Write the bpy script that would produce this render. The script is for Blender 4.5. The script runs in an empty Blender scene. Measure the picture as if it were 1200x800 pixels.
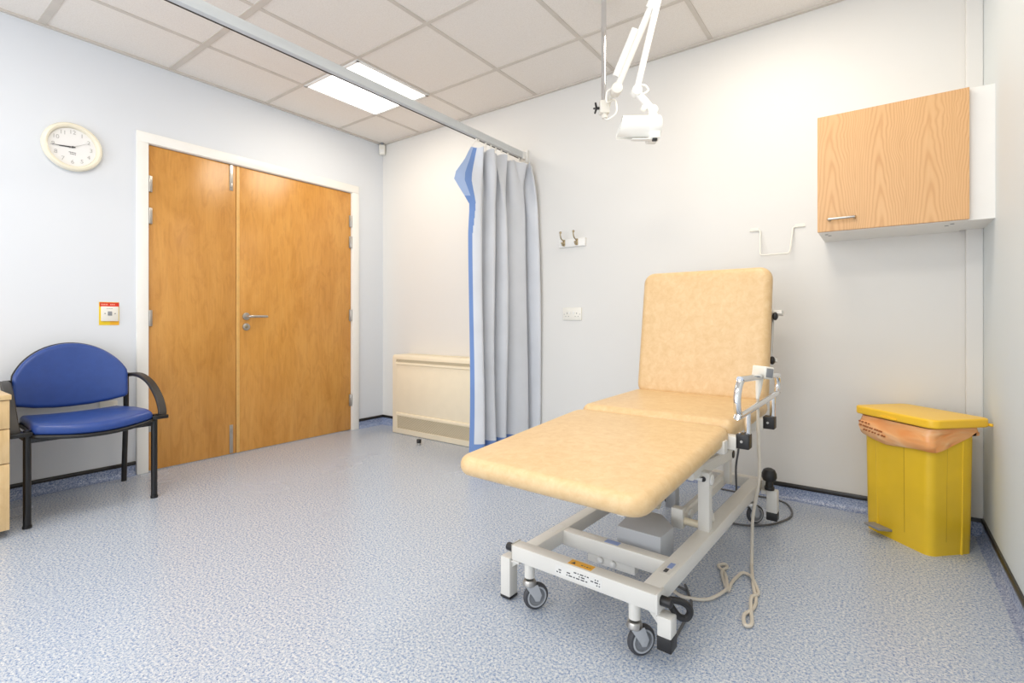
import bpy, bmesh, math, random
from mathutils import Vector, Matrix
random.seed(7)
SC = bpy.context.scene
COL = SC.collection
PI = math.pi
R = math.radians

# ------------------------------------------------------------------ materials
def new_mat(name):
    m = bpy.data.materials.new(name); m.use_nodes = True
    nt = m.node_tree; b = nt.nodes['Principled BSDF']
    return m, nt, b

def lin(c):
    return tuple(((x/12.92) if x <= .04045 else ((x+.055)/1.055)**2.4) for x in c)

def rgb(r, g, b): return lin((r/255, g/255, b/255)) + (1,)

def noise(nt, scale, detail=3, rough=.5, vec=None, dist=0):
    n = nt.nodes.new('ShaderNodeTexNoise')
    n.inputs['Scale'].default_value = scale; n.inputs['Detail'].default_value = detail
    n.inputs['Roughness'].default_value = rough; n.inputs['Distortion'].default_value = dist
    if vec is not None: nt.links.new(vec, n.inputs['Vector'])
    return n

def coords(nt, scale=(1,1,1), rot=(0,0,0), loc=(0,0,0)):
    tc = nt.nodes.new('ShaderNodeTexCoord'); mp = nt.nodes.new('ShaderNodeMapping')
    mp.inputs['Scale'].default_value = scale; mp.inputs['Rotation'].default_value = rot
    mp.inputs['Location'].default_value = loc
    nt.links.new(tc.outputs['Object'], mp.inputs['Vector'])
    return mp.outputs['Vector']

def ramp(nt, fac, stops, interp='LINEAR'):
    r = nt.nodes.new('ShaderNodeValToRGB'); r.color_ramp.interpolation = interp
    els = r.color_ramp.elements
    while len(els) < len(stops): els.new(.5)
    for e, (p, c) in zip(els, stops): e.position = p; e.color = c
    nt.links.new(fac, r.inputs['Fac'])
    return r.outputs['Color']

def bump(nt, b, height, strength=.1, dist=.01):
    n = nt.nodes.new('ShaderNodeBump'); n.inputs['Strength'].default_value = strength
    n.inputs['Distance'].default_value = dist
    nt.links.new(height, n.inputs['Height']); nt.links.new(n.outputs['Normal'], b.inputs['Normal'])

def plain(name, col, rough=.5, metal=0, var=.04, scale=12, spec=.5, coat=0):
    m, nt, b = new_mat(name)
    v = coords(nt)
    n = noise(nt, scale, 2, .5, v)
    c0 = tuple(max(0, x*(1-var)) for x in col[:3]) + (1,)
    c1 = tuple(min(1, x*(1+var)) for x in col[:3]) + (1,)
    nt.links.new(ramp(nt, n.outputs['Fac'], [(.3, c0), (.7, c1)]), b.inputs['Base Color'])
    b.inputs['Roughness'].default_value = rough; b.inputs['Metallic'].default_value = metal
    b.inputs['Specular IOR Level'].default_value = spec
    b.inputs['Coat Weight'].default_value = coat
    return m

def mat_wall(name, col):
    m, nt, b = new_mat(name); v = coords(nt)
    n = noise(nt, 1.3, 2, .5, v)
    c0 = tuple(x*.985 for x in col[:3])+(1,)
    nt.links.new(ramp(nt, n.outputs['Fac'], [(.3, c0), (.7, col)]), b.inputs['Base Color'])
    b.inputs['Roughness'].default_value = .55; b.inputs['Specular IOR Level'].default_value = .3
    f = noise(nt, 220, 2, .5, v); bump(nt, b, f.outputs['Fac'], .04, .002)
    return m

def mat_floor(name='speckled_vinyl', vertical=False):
    m, nt, b = new_mat(name); v = coords(nt)
    n1 = noise(nt, 128, 3, .75, v)
    n2 = noise(nt, 190, 2, .6, coords(nt, loc=(3.1, 7.7, 1.3)))
    n3 = noise(nt, 3.0, 2, .5, v)
    if vertical:
        cols = [(.34, rgb(98,112,150)), (.46, rgb(136,150,182)), (.56, rgb(160,172,198)), (.68, rgb(196,202,216))]
    else:
        cols = [(.33, rgb(106,128,170)), (.43, rgb(159,173,197)), (.52, rgb(188,195,205)), (.64, rgb(220,221,220))]
    c1 = ramp(nt, n1.outputs['Fac'], cols)
    c2 = ramp(nt, n2.outputs['Fac'], [(.33, rgb(96,122,178)), (.41, (1,1,1,1))])
    mx = nt.nodes.new('ShaderNodeMix'); mx.data_type = 'RGBA'; mx.blend_type = 'MULTIPLY'
    mx.inputs['Factor'].default_value = .85
    nt.links.new(c1, mx.inputs['A']); nt.links.new(c2, mx.inputs['B'])
    nt.links.new(mx.outputs['Result'], b.inputs['Base Color'])
    nt.links.new(ramp(nt, n3.outputs['Fac'], [(.3, (.22,.22,.22,1)), (.7, (.28,.28,.28,1))]), b.inputs['Roughness'])
    b.inputs['Specular IOR Level'].default_value = .45
    return m

def mat_ceiling(name='ceiling_tile'):
    m, nt, b = new_mat(name); v = coords(nt)
    n = noise(nt, 160, 3, .7, v)
    nt.links.new(ramp(nt, n.outputs['Fac'], [(.3, rgb(230,223,215)), (.6, rgb(239,233,226))]), b.inputs['Base Color'])
    b.inputs['Roughness'].default_value = .9; b.inputs['Specular IOR Level'].default_value = .1
    bump(nt, b, n.outputs['Fac'], .15, .003)
    return m

def mat_door_wood(name, base, light, dark, seed=0.0):
    # slip-matched veneer: fine vertical grain plus broad soft figure. y across, z along the grain
    m, nt, b = new_mat(name)
    v1 = coords(nt, (1, 1, .05), loc=(seed, seed*2, seed))
    fine = noise(nt, 90, 4, .6, v1, .2)
    v2 = coords(nt, (1, 3.0, .9), loc=(seed*3, seed, seed))
    broad = noise(nt, 1.7, 4, .55, v2, 1.3)
    flame = noise(nt, 11, 5, .65, coords(nt, (1, 1.2, .35), loc=(seed, 0, seed)), 2.2)
    c = ramp(nt, broad.outputs['Fac'], [(.28, dark), (.5, base), (.72, light)])
    cf = ramp(nt, fine.outputs['Fac'], [(.3, (.86,.82,.76,1)), (.6, (1,1,1,1))])
    cl = ramp(nt, flame.outputs['Fac'], [(.36, (.88,.83,.77,1)), (.52, (1,1,1,1)), (.68, (1,.98,.95,1))])
    last = c
    for k, fac in ((cf, .6), (cl, .8)):
        mx = nt.nodes.new('ShaderNodeMix'); mx.data_type = 'RGBA'; mx.blend_type = 'MULTIPLY'
        mx.inputs['Factor'].default_value = fac
        nt.links.new(last, mx.inputs['A']); nt.links.new(k, mx.inputs['B']); last = mx.outputs['Result']
    nt.links.new(last, b.inputs['Base Color'])
    b.inputs['Roughness'].default_value = .28; b.inputs['Specular IOR Level'].default_value = .5
    bump(nt, b, flame.outputs['Fac'], .02, .01)
    return m

def mat_cathedral(name='oak_laminate'):
    # cathedral figure: rings stretched along z, three flames across x
    m, nt, b = new_mat(name)
    tc = nt.nodes.new('ShaderNodeTexCoord')
    sep = nt.nodes.new('ShaderNodeSeparateXYZ'); nt.links.new(tc.outputs['Object'], sep.inputs['Vector'])
    wob = noise(nt, 3.2, 3, .55, coords(nt, (1.4, 1, .8)), .4)
    def math_(op, a, bb=None, c=None):
        n = nt.nodes.new('ShaderNodeMath'); n.operation = op
        for i, x in enumerate((a, bb, c)):
            if x is None: continue
            if isinstance(x, (int, float)): n.inputs[i].default_value = x
            else: nt.links.new(x, n.inputs[i])
        return n.outputs[0]
    w = math_('MULTIPLY', math_('SUBTRACT', wob.outputs['Fac'], .5), .16)
    x = math_('ADD', sep.outputs['X'], math_('MULTIPLY', w, .5))
    # |x| folded into flames of half width 0.09
    fold = math_('PINGPONG', math_('ADD', x, 1.046), .0866)
    f2 = math_('POWER', math_('MULTIPLY', fold, 11.5), 1.6)
    # V shape: sharp near the flame axis, straight near the edges
    h = math_('ADD', math_('MULTIPLY', f2, .62), math_('MULTIPLY', math_('ADD', sep.outputs['Z'], w), .55))
    s = math_('SINE', math_('MULTIPLY', h, 78.0))
    s = math_('MULTIPLY_ADD', s, .5, .5)
    s = math_('POWER', s, 1.6)
    fine = noise(nt, 130, 3, .6, coords(nt, (1, 1, .04)))
    c = ramp(nt, s, [(0, rgb(223,178,126)), (.5, rgb(217,169,116)), (1, rgb(203,150,97))])
    cf = ramp(nt, fine.outputs['Fac'], [(.3, (.90,.87,.82,1)), (.65, (1,1,1,1))])
    mx = nt.nodes.new('ShaderNodeMix'); mx.data_type = 'RGBA'; mx.blend_type = 'MULTIPLY'; mx.inputs['Factor'].default_value = .8
    nt.links.new(c, mx.inputs['A']); nt.links.new(cf, mx.inputs['B'])
    big = noise(nt, 2.2, 2, .5, coords(nt, (2.5, 1, .3)))
    mx2 = nt.nodes.new('ShaderNodeMix'); mx2.data_type = 'RGBA'
    nt.links.new(math_('MULTIPLY', big.outputs['Fac'], .75), mx2.inputs['Factor'])
    nt.links.new(mx.outputs['Result'], mx2.inputs['A']); mx2.inputs['B'].default_value = rgb(219,172,120)
    nt.links.new(mx2.outputs['Result'], b.inputs['Base Color'])
    b.inputs['Roughness'].default_value = .42
    return m

def mat_vinyl_cream(name='cream_vinyl'):
    m, nt, b = new_mat(name); v = coords(nt)
    n = noise(nt, 34, 6, .7, v, .5); n2 = noise(nt, 6, 3, .6, v)
    c = ramp(nt, n.outputs['Fac'], [(.32, rgb(217,181,132)), (.5, rgb(223,190,142)), (.68, rgb(229,199,154))])
    cf = ramp(nt, n2.outputs['Fac'], [(.3, (.96,.94,.9,1)), (.7, (1,1,1,1))])
    mx = nt.nodes.new('ShaderNodeMix'); mx.data_type = 'RGBA'; mx.blend_type = 'MULTIPLY'; mx.inputs['Factor'].default_value = 1
    nt.links.new(c, mx.inputs['A']); nt.links.new(cf, mx.inputs['B'])
    nt.links.new(mx.outputs['Result'], b.inputs['Base Color'])
    b.inputs['Roughness'].default_value = .38; b.inputs['Specular IOR Level'].default_value = .45
    f = noise(nt, 260, 3, .6, v); bump(nt, b, f.outputs['Fac'], .12, .002)
    return m

def mat_fabric(name, col, back=None):
    m, nt, b = new_mat(name); v = coords(nt)
    n = noise(nt, 300, 2, .6, v); n2 = noise(nt, 5, 3, .5, v)
    c0 = tuple(x*.92 for x in col[:3])+(1,)
    nt.links.new(ramp(nt, n2.outputs['Fac'], [(.3, c0), (.7, col)]), b.inputs['Base Color'])
    b.inputs['Roughness'].default_value = .85; b.inputs['Specular IOR Level'].default_value = .15
    b.inputs['Sheen Weight'].default_value = .2
    bump(nt, b, n.outputs['Fac'], .15, .001)
    return m

def mat_bag(name='orange_film'):
    m, nt, b = new_mat(name); v = coords(nt)
    n = noise(nt, 5, 2, .5, coords(nt, (1, 1, 3.0)), 1.0)
    nt.links.new(ramp(nt, n.outputs['Fac'], [(.28, rgb(246,156,84)), (.5, rgb(250,182,120)), (.72, rgb(254,212,164))]), b.inputs['Base Color'])
    b.inputs['Roughness'].default_value = .22
    bump(nt, b, n.outputs['Fac'], .7, .02)
    return m

def mat_emit(name, col, strength):
    m, nt, b = new_mat(name); v = coords(nt)
    n = noise(nt, 200, 2, .5, v)
    nt.links.new(ramp(nt, n.outputs['Fac'], [(.3, tuple(x*.97 for x in col[:3])+(1,)), (.7, col)]), b.inputs['Emission Color'])
    b.inputs['Base Color'].default_value = (.9,.9,.9,1); b.inputs['Emission Strength'].default_value = strength
    return m

def mat_grille(name='grille_mesh'):
    m, nt, b = new_mat(name)
    tc = nt.nodes.new('ShaderNodeTexCoord')
    mp = nt.nodes.new('ShaderNodeMapping'); mp.inputs['Rotation'].default_value = (0, R(38), 0)
    nt.links.new(tc.outputs['Object'], mp.inputs['Vector'])
    w = nt.nodes.new('ShaderNodeTexWave'); w.wave_type = 'BANDS'; w.bands_direction = 'X'
    w.inputs['Scale'].default_value = 26; w.inputs['Distortion'].default_value = .6; w.inputs['Detail'].default_value = 1
    nt.links.new(mp.outputs['Vector'], w.inputs['Vector'])
    nt.links.new(ramp(nt, w.outputs['Fac'], [(.25, rgb(150,136,110)), (.7, rgb(222,208,178))]), b.inputs['Base Color'])
    b.inputs['Roughness'].default_value = .5
    bump(nt, b, w.outputs['Fac'], .5, .004)
    return m

M = dict(
 wall=mat_wall('wall_paint', rgb(224,227,232)),
 wallb=mat_wall('wall_paint_back', rgb(229,227,223)),
 wallr=mat_wall('wall_paint_right', rgb(220,226,228)),
 ceil=mat_ceiling(), grid=plain('ceiling_bar', rgb(208,200,190), .6),
 floor=mat_floor(), skirt=mat_floor('skirting_vinyl', True), blacktrim=plain('black_trim', rgb(28,24,22), .35),
 white=plain('white_paint', rgb(240,238,234), .35, var=.01), trim=plain('architrave_paint', rgb(244,241,235), .35, var=.01),
 offwhite=plain('off_white_plastic', rgb(236,232,222), .3, var=.01),
 cream=plain('cream_enamel', rgb(244,231,204), .35, var=.015), grille=mat_grille(),
 door_a=mat_door_wood('door_veneer_narrow', rgb(208,148,72), rgb(215,156,80), rgb(198,138,62), .37),
 door_b=mat_door_wood('door_veneer_wide', rgb(214,152,72), rgb(221,161,82), rgb(203,140,60), 1.91),
 lipping=plain('door_lipping', rgb(222,172,98), .35, var=.06, scale=30),
 steel=plain('satin_steel', rgb(190,186,180), .3, 1), chrome=plain('chrome', rgb(225,227,230), .07, 1, .01),
 brass=plain('dull_brass', rgb(176,160,130), .35, 1),
 blackm=plain('black_metal', rgb(15,14,15), .35), blackp=plain('black_plastic', rgb(30,29,30), .42),
 rubber=plain('grey_rubber', rgb(66,66,70), .6), tyre_grey=plain('wheel_grey', rgb(134,136,140), .45),
 armp=plain('arm_plastic', rgb(42,38,35), .5),
 blue=plain('blue_vinyl', rgb(38,68,138), .33, var=.06, scale=30),
 couch_white=plain('couch_enamel', rgb(228,224,216), .35, var=.015),
 couch_grey=plain('actuator_grey', rgb(186,188,192), .45, var=.02),
 vinyl=mat_vinyl_cream(),
 curtain=mat_fabric('curtain_cloth', rgb(220,223,229)), border=mat_fabric('blue_border_cloth', rgb(116,146,200)),
 lining=mat_fabric('curtain_reverse', rgb(168,188,224)),
 alu=plain('track_aluminium', rgb(208,212,214), .45, 0, .02), darkgap=plain('dark_gap', rgb(60,52,46), .7),
 panel=mat_emit('lit_diffuser', (1,.97,.91,1), 3.2),
 oak=mat_cathedral(), edge=plain('oak_edge', rgb(206,152,94), .45),
 maple=mat_door_wood('maple_laminate', rgb(222,190,140), rgb(230,202,156), rgb(212,178,124), 4.4),
 yellow=plain('yellow_plastic', rgb(236,194,40), .38, var=.05, scale=8),
 yellowlid=plain('yellow_lid_plastic', rgb(252,200,48), .33, var=.03, scale=6),
 bag=mat_bag(), red=plain('red_print', rgb(214,48,18), .4), orange=plain('orange_print', rgb(244,178,40), .4),
 yprint=plain('yellow_print', rgb(240,205,40), .4), ink=plain('dark_ink', rgb(72,70,72), .6),
 greyink=plain('grey_ink', rgb(150,146,142), .6), bluein=plain('blue_ink', rgb(150,170,220), .6),
 bagink=plain('brown_ink', rgb(176,108,60), .5), seam=plain('seam_shadow', rgb(176,138,24), .5), paleprint=plain('pale_print', rgb(240,170,150), .5),
 cable=plain('beige_cable', rgb(214,204,188), .45), dcable=plain('grey_cable', rgb(92,92,94), .45),
 dial=plain('clock_dial', rgb(238,236,234), .3, var=.01), numink=plain('numeral_grey', rgb(186,183,180), .6), case=plain('clock_case', rgb(238,230,208), .25, var=.01),
 lamp=plain('lamp_enamel', rgb(248,247,242), .25, var=.005), grey=plain('grey_plastic', rgb(140,142,146), .4),
 pedal=plain('pedal_grey', rgb(140,138,138), .4), sticker=plain('white_sticker', rgb(230,227,221), .4),
 green=plain('green_tag', rgb(90,150,110), .5),
)
# hinge glass of the clock
def mat_glass():
    m, nt, b = new_mat('clock_glass'); b.inputs['Transmission Weight'].default_value = 1
    b.inputs['Roughness'].default_value = .02; b.inputs['IOR'].default_value = 1.3
    n = noise(nt, 3, 1, .5, coords(nt)); nt.links.new(ramp(nt, n.outputs['Fac'], [(.3,(.99,.99,.99,1)),(.7,(1,1,1,1))]), b.inputs['Base Color'])
    return m
M['glass'] = mat_glass()

# ------------------------------------------------------------------ mesh helpers
class MB:
    def __init__(s): s.bm = bmesh.new()
    def _merge(s, other):
        me = bpy.data.meshes.new('tmp'); other.to_mesh(me); other.free()
        s.bm.from_mesh(me); bpy.data.meshes.remove(me)
        return s
    def box(s, a, b, bev=0, seg=2, mat=None):
        t = bmesh.new(); bmesh.ops.create_cube(t, size=1)
        a = Vector(a); b = Vector(b); c = (a+b)/2; d = b-a
        for v in t.verts: v.co = Vector((v.co.x*d.x, v.co.y*d.y, v.co.z*d.z)) + c
        bev = min(bev, .49*min(abs(d.x), abs(d.y), abs(d.z)))
        if bev > 0: bmesh.ops.bevel(t, geom=t.edges[:], offset=bev, segments=seg, profile=.5, affect='EDGES')
        if mat is not None: bmesh.ops.transform(t, matrix=mat, verts=t.verts)
        return s._merge(t)
    def cyl(s, p0, p1, r0, r1=None, n=24, bev=0):
        p0 = Vector(p0); p1 = Vector(p1); r1 = r0 if r1 is None else r1
        t = bmesh.new(); L = (p1-p0).length
        bmesh.ops.create_cone(t, cap_ends=True, cap_tris=False, segments=n, radius1=r0, radius2=r1, depth=L)
        if bev > 0:
            es = [e for e in t.edges if abs(e.verts[0].co.z-e.verts[1].co.z) < 1e-6]
            bmesh.ops.bevel(t, geom=es, offset=bev, segments=2, profile=.5, affect='EDGES')
        q = Vector((0,0,1)).rotation_difference((p1-p0).normalized()).to_matrix().to_4x4()
        bmesh.ops.transform(t, matrix=Matrix.Translation((p0+p1)/2) @ q, verts=t.verts)
        return s._merge(t)
    def sph(s, c, r, sc=(1,1,1), n=16):
        t = bmesh.new(); bmesh.ops.create_uvsphere(t, u_segments=n*2, v_segments=n, radius=r)
        for v in t.verts: v.co = Vector((v.co.x*sc[0], v.co.y*sc[1], v.co.z*sc[2])) + Vector(c)
        return s._merge(t)
    def tube(s, pts, r, n=12, closed=False, flat=None, up=None):
        """sweep a circle (or a w x h rectangle if flat=(w,h)) along pts"""
        P = [Vector(p) for p in pts]; N = len(P); t = bmesh.new(); rings = []
        def tan(i):
            a = P[(i-1) % N] if (closed or i > 0) else P[i]
            b = P[(i+1) % N] if (closed or i < N-1) else P[i]
            return (b-a).normalized()
        ref = Vector(up) if up else Vector((0,0,1))
        T0 = tan(0)
        if abs(T0.dot(ref)) > .95 and not up: ref = Vector((1,0,0))
        nrm = (ref - T0*ref.dot(T0)).normalized(); prev = T0
        for i in range(N):
            T = tan(i)
            if up:
                nrm = (ref - T*ref.dot(T))
                nrm = nrm.normalized() if nrm.length > 1e-5 else prevn
            else:
                q = prev.rotation_difference(T); nrm = (q @ nrm).normalized(); prev = T
            prevn = nrm
            bn = T.cross(nrm).normalized()
            if flat:
                w, h = flat
                c = min(w, h)*.22
                pr = [(-w/2+c,-h/2),(w/2-c,-h/2),(w/2,-h/2+c),(w/2,h/2-c),(w/2-c,h/2),(-w/2+c,h/2),(-w/2,h/2-c),(-w/2,-h/2+c)]
                ring = [t.verts.new(P[i] + bn*a + nrm*b) for a, b in pr]
            else:
                rr = r[i] if isinstance(r, (list, tuple)) else r
                ring = [t.verts.new(P[i] + (nrm*math.cos(2*PI*k/n) + bn*math.sin(2*PI*k/n))*rr) for k in range(n)]
            rings.append(ring)
        m = len(rings[0])
        for i in range(N if closed else N-1):
            A, B = rings[i], rings[(i+1) % N]
            for k in range(m): t.faces.new((A[k], A[(k+1) % m], B[(k+1) % m], B[k]))
        if not closed:
            t.faces.new(rings[0][::-1]); t.faces.new(rings[-1])
        bmesh.ops.recalc_face_normals(t, faces=t.faces)
        return s._merge(t)
    def bar(s, p0, p1, w, h, up=(0,0,1)):
        return s.tube([p0, p1], 0, flat=(w, h), up=up)
    def prism(s, pts, d, bev=0, seg=2):
        """polygon pts (3D, planar) extruded by vector d"""
        t = bmesh.new(); d = Vector(d)
        vs = [t.verts.new(Vector(p)) for p in pts]
        f = t.faces.new(vs)
        r = bmesh.ops.extrude_face_region(t, geom=[f])
        for v in [g for g in r['geom'] if isinstance(g, bmesh.types.BMVert)]: v.co += d
        bmesh.ops.recalc_face_normals(t, faces=t.faces)
        if bev > 0: bmesh.ops.bevel(t, geom=t.edges[:], offset=bev, segments=seg, profile=.5, affect='EDGES')
        return s._merge(t)
    def lathe(s, prof, n=48, mat=None):
        t = bmesh.new(); rings = []
        for r, z in prof:
            if r < 1e-6: rings.append([t.verts.new((0,0,z))])
            else: rings.append([t.verts.new((r*math.cos(2*PI*k/n), r*math.sin(2*PI*k/n), z)) for k in range(n)])
        for A, B in zip(rings, rings[1:]):
            for k in range(n):
                k2 = (k+1) % n
                if len(A) == 1 and len(B) == 1: continue
                if len(A) == 1: t.faces.new((A[0], B[k2], B[k]))
                elif len(B) == 1: t.faces.new((A[k], A[k2], B[0]))
                else: t.faces.new((A[k], A[k2], B[k2], B[k]))
        bmesh.ops.recalc_face_normals(t, faces=t.faces)
        if mat is not None: bmesh.ops.transform(t, matrix=mat, verts=t.verts)
        return s._merge(t)
    def slab(s, outline, t_, re, crown=0, mat=None, seg=7):
        """cushion: closed 2D outline, thickness t_, rounded edge re, optional crown on the top"""
        N = len(outline); P = [Vector((x, y)) for x, y in outline]
        nor = []
        for i in range(N):
            d = (P[(i+1) % N]-P[i-1]).normalized(); nor.append(Vector((d.y, -d.x)))
        area = sum(P[i].x*P[(i+1) % N].y - P[(i+1) % N].x*P[i].y for i in range(N))
        if area < 0: nor = [-n for n in nor]
        c = sum(P, Vector((0,0)))/N
        t = bmesh.new(); rings = []
        def ring(inset, z): rings.append([t.verts.new(((p-n*inset).x, (p-n*inset).y, z)) for p, n in zip(P, nor)])
        def ringc(k, z): rings.append([t.verts.new((c.x+(p-n*re-c).x*k, c.y+(p-n*re-c).y*k, z)) for p, n in zip(P, nor)])
        h = t_/2
        rz = min(re, h)
        ringc(.5, -h)
        for k in range(seg+1):
            a = -PI/2 + PI/2*k/seg
            ring(re*(1-math.cos(a)), -h+rz+rz*math.sin(a))
        for k in range(seg+1):
            a = PI/2*k/seg
            ring(re*(1-math.cos(a)), h-rz+rz*math.sin(a))
        for k in (.94, .85, .7, .5, .25): ringc(k, h+crown*(1-k*k))
        for A, B in zip(rings, rings[1:]):
            for i in range(N): t.faces.new((A[i], A[(i+1) % N], B[(i+1) % N], B[i]))
        t.faces.new(rings[0][::-1]); t.faces.new(rings[-1])
        bmesh.ops.remove_doubles(t, verts=t.verts, dist=1e-5)
        bmesh.ops.recalc_face_normals(t, faces=t.faces)
        if mat is not None: bmesh.ops.transform(t, matrix=mat, verts=t.verts)
        return s._merge(t)
    def build(s, name, mat, parent=None, smooth=True, angle=35):
        me = bpy.data.meshes.new(name); s.bm.to_mesh(me); s.bm.free()
        me.materials.append(mat if not isinstance(mat, str) else M[mat])
        if smooth:
            for p in me.polygons: p.use_smooth = True
            me.set_sharp_from_angle(angle=R(angle))
        o = bpy.data.objects.new(name, me); COL.objects.link(o)
        if parent is not None: o.parent = parent
        return o

def rrect(x0, y0, x1, y1, r, n=6):
    out = []
    for cx, cy, a0 in ((x1-r, y1-r, 0), (x0+r, y1-r, 90), (x0+r, y0+r, 180), (x1-r, y0+r, 270)):
        for k in range(n+1):
            a = R(a0+90*k/n); out.append((cx+r*math.cos(a), cy+r*math.sin(a)))
    return out

def dense(outline, step=.03):
    out = []
    for i in range(len(outline)):
        a = Vector(outline[i]); b = Vector(outline[(i+1) % len(outline)])
        k = max(1, int((b-a).length/step))
        for j in range(k): out.append(tuple(a.lerp(b, j/k)))
    return out

def smooth_path(pts, sub=6, closed=False):
    P = [Vector(p) for p in pts]; N = len(P); out = []
    rng = range(N if closed else N-1)
    for i in rng:
        p0 = P[(i-1) % N] if (closed or i > 0) else P[0]
        p1 = P[i]; p2 = P[(i+1) % N]
        p3 = P[(i+2) % N] if (closed or i < N-2) else P[-1]
        for k in range(sub):
            t = k/sub
            out.append(.5*((2*p1)+(p2-p0)*t+(2*p0-5*p1+4*p2-p3)*t*t+(3*p1-p0-3*p2+p3)*t**3))
    if not closed: out.append(P[-1])
    return out

def empty(name, loc=(0,0,0), rz=0):
    o = bpy.data.objects.new(name, None); COL.objects.link(o)
    o.location = loc; o.rotation_euler = (0,0,rz); o.empty_display_size = .1
    return o
def tag(o, label, cat, group=None):
    o['label'] = label; o['category'] = cat
    if group: o['group'] = group
    return o
def struct(o): o['kind'] = 'structure'; return o
def text_mesh(mb, body, size, mat, depth=.0006, align='CENTER'):
    cu = bpy.data.curves.new('t', 'FONT'); cu.body = body; cu.size = size; cu.extrude = depth
    cu.align_x = align; cu.align_y = 'CENTER'
    ob = bpy.data.objects.new('t', cu); COL.objects.link(ob)
    dg = bpy.context.evaluated_depsgraph_get(); dg.update()
    me = bpy.data.meshes.new_from_object(ob.evaluated_get(dg))
    me.transform(mat); mb.bm.from_mesh(me)
    bpy.data.meshes.remove(me); bpy.data.objects.remove(ob); bpy.data.curves.remove(cu)

# ------------------------------------------------------------------ room
XL, XR, YB, YF, H = -3.69, .36, 3.02, -1.7, 2.561
struct(MB().box((XL-.12, YF, -.1), (XR+.12, YB+.12, 0)).build('floor', 'floor', smooth=False))
ce = struct(MB().box((XL-.12, YF, H), (XR+.12, YB+.12, H+.1)).build('ceiling', 'ceil', smooth=False))
# left wall with the door opening
D0, D1, DH = 1.187, 2.676, 2.045
w = MB()
w.box((XL-.12, YF, 0), (XL, D0-.012, H)).box((XL-.12, D1+.012, 0), (XL, YB+.12, H)).box((XL-.12, D0-.012, DH+.012), (XL, D1+.012, H))
struct(w.build('wall_left', 'wall', smooth=False))
struct(MB().box((XL, YB, 0), (XR, YB+.12, H)).build('wall_back', 'wallb', smooth=False))
struct(MB().box((XR, YF, 0), (XR+.12, YB+.12, H)).build('wall_right', 'wallr', smooth=False))
# ceiling bars
GX, GY = -3.197, 1.308
g = MB()
PX, PY = .602, .6195
for i in range(0, 7):
    x = GX+PX*i
    if XL < x < XR: g.box((x-.012, YF, H-.004), (x+.012, YB, H+.002))
j = -5
while GY+PY*j < YB:
    y = GY+PY*j
    if y > YF:
        wd = .018 if j <= 0 else .012
        g.box((XL, y-wd, H-.0045), (XR, y+wd, H+.002))
    j += 1
struct(g.build('ceiling_grid', 'grid', ce, smooth=False))
e = MB()
e.box((XL, YF, H-.012), (XL+.02, YB, H+.001)).box((XL, YB-.02, H-.012), (XR, YB, H+.001)).box((XR-.02, YF, H-.012), (XR, YB, H+.001))
struct(e.build('ceiling_edge_trim', 'grid', ce, smooth=False))

def skirting(name, segs, nrm):
    """coved vinyl upstand with a black capping strip; segs: list of ((x,y),(x,y)), nrm points into the room"""
    nx, ny = nrm
    v = MB(); k = MB()
    for (x0, y0), (x1, y1) in segs:
        pr = [(0, 0), (.03, 0), (.022, .003), (.012, .009), (.006, .018), (.004, .03), (.004, .066), (0, .066)]
        v.prism([(x0+nx*a, y0+ny*a, b) for a, b in pr], (x1-x0, y1-y0, 0))
        pr = [(0, .061), (.008, .061), (.010, .066), (.010, .078), (.007, .083), (0, .083)]
        k.prism([(x0+nx*a, y0+ny*a, b) for a, b in pr], (x1-x0, y1-y0, 0))
    o = struct(v.build(name, 'skirt', smooth=True, angle=60)); struct(k.build('capping_strip', 'blacktrim', o))
    return o
skirting('baseboard_left', [((XL, YF), (XL, 1.118)), ((XL, 2.748), (XL, YB))], (1, 0))
skirting('baseboard_back', [((XL, YB), (-3.334, YB)), ((-2.2, YB), (.302, YB))], (0, -1))
skirting('baseboard_right', [((XR, YF), (XR, 2.975))], (-1, 0))
# boxing in the right corner
t1 = MB().box((.303, 2.98, 0), (XR, YB, H), .004)
tr_ = struct(t1.build('trim_1', 'wallb', smooth=False))
skb = struct(MB().box((.301, 2.976, 0), (XR, 2.981, .066)).build('skirting', 'skirt', tr_, smooth=False))
struct(MB().box((.299, 2.971, .064), (XR, 2.981, .081)).build('capping_strip', 'blacktrim', tr_, smooth=False))

# ------------------------------------------------------------------ double door
dr = struct(empty('door_1', (XL, (D0+D1)/2, 0)))
def dpart(mb, name, mat, parent=None, **k):
    o = mb.build(name, mat, None, **k); o.parent = parent or dr
    if parent is None: o.matrix_parent_inverse = Matrix.Translation((-XL, -(D0+D1)/2, 0))
    struct(o)
    return o
f = MB()
AW = .066
for y0, y1 in ((D0-AW, D0-.004), (D1+.004, D1+AW+.004)):
    f.box((XL-.001, y0, 0), (XL+.018, y1, DH+.0045), .003)
f.box((XL-.001, D0-AW, DH+.004), (XL+.0185, D1+AW+.004, DH+AW+.002), .003)
dpart(f, 'architrave', 'trim')
f = MB()
f.box((XL-.12, D0-.012, 0), (XL+.004, D0-.001, DH+.01)).box((XL-.12, D1+.001, 0), (XL+.004, D1+.012, DH+.01)).box((XL-.12, D0-.012, DH+.001), (XL+.004, D1+.012, DH+.012))
f.box((XL-.06, D0-.001, 0), (XL-.048, D0+.012, DH)).box((XL-.06, D1-.012, 0), (XL-.048, D1+.001, DH)).box((XL-.06, D0, DH-.012), (XL-.048, D1, DH+.001))
dpart(f, 'door_lining', 'trim', smooth=False)
YM = 1.717
leafA = dpart(MB().box((XL-.046, D0+.002, .006), (XL-.002, YM-.002, DH-.003), .0015), 'door_leaf', 'door_a')
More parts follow.
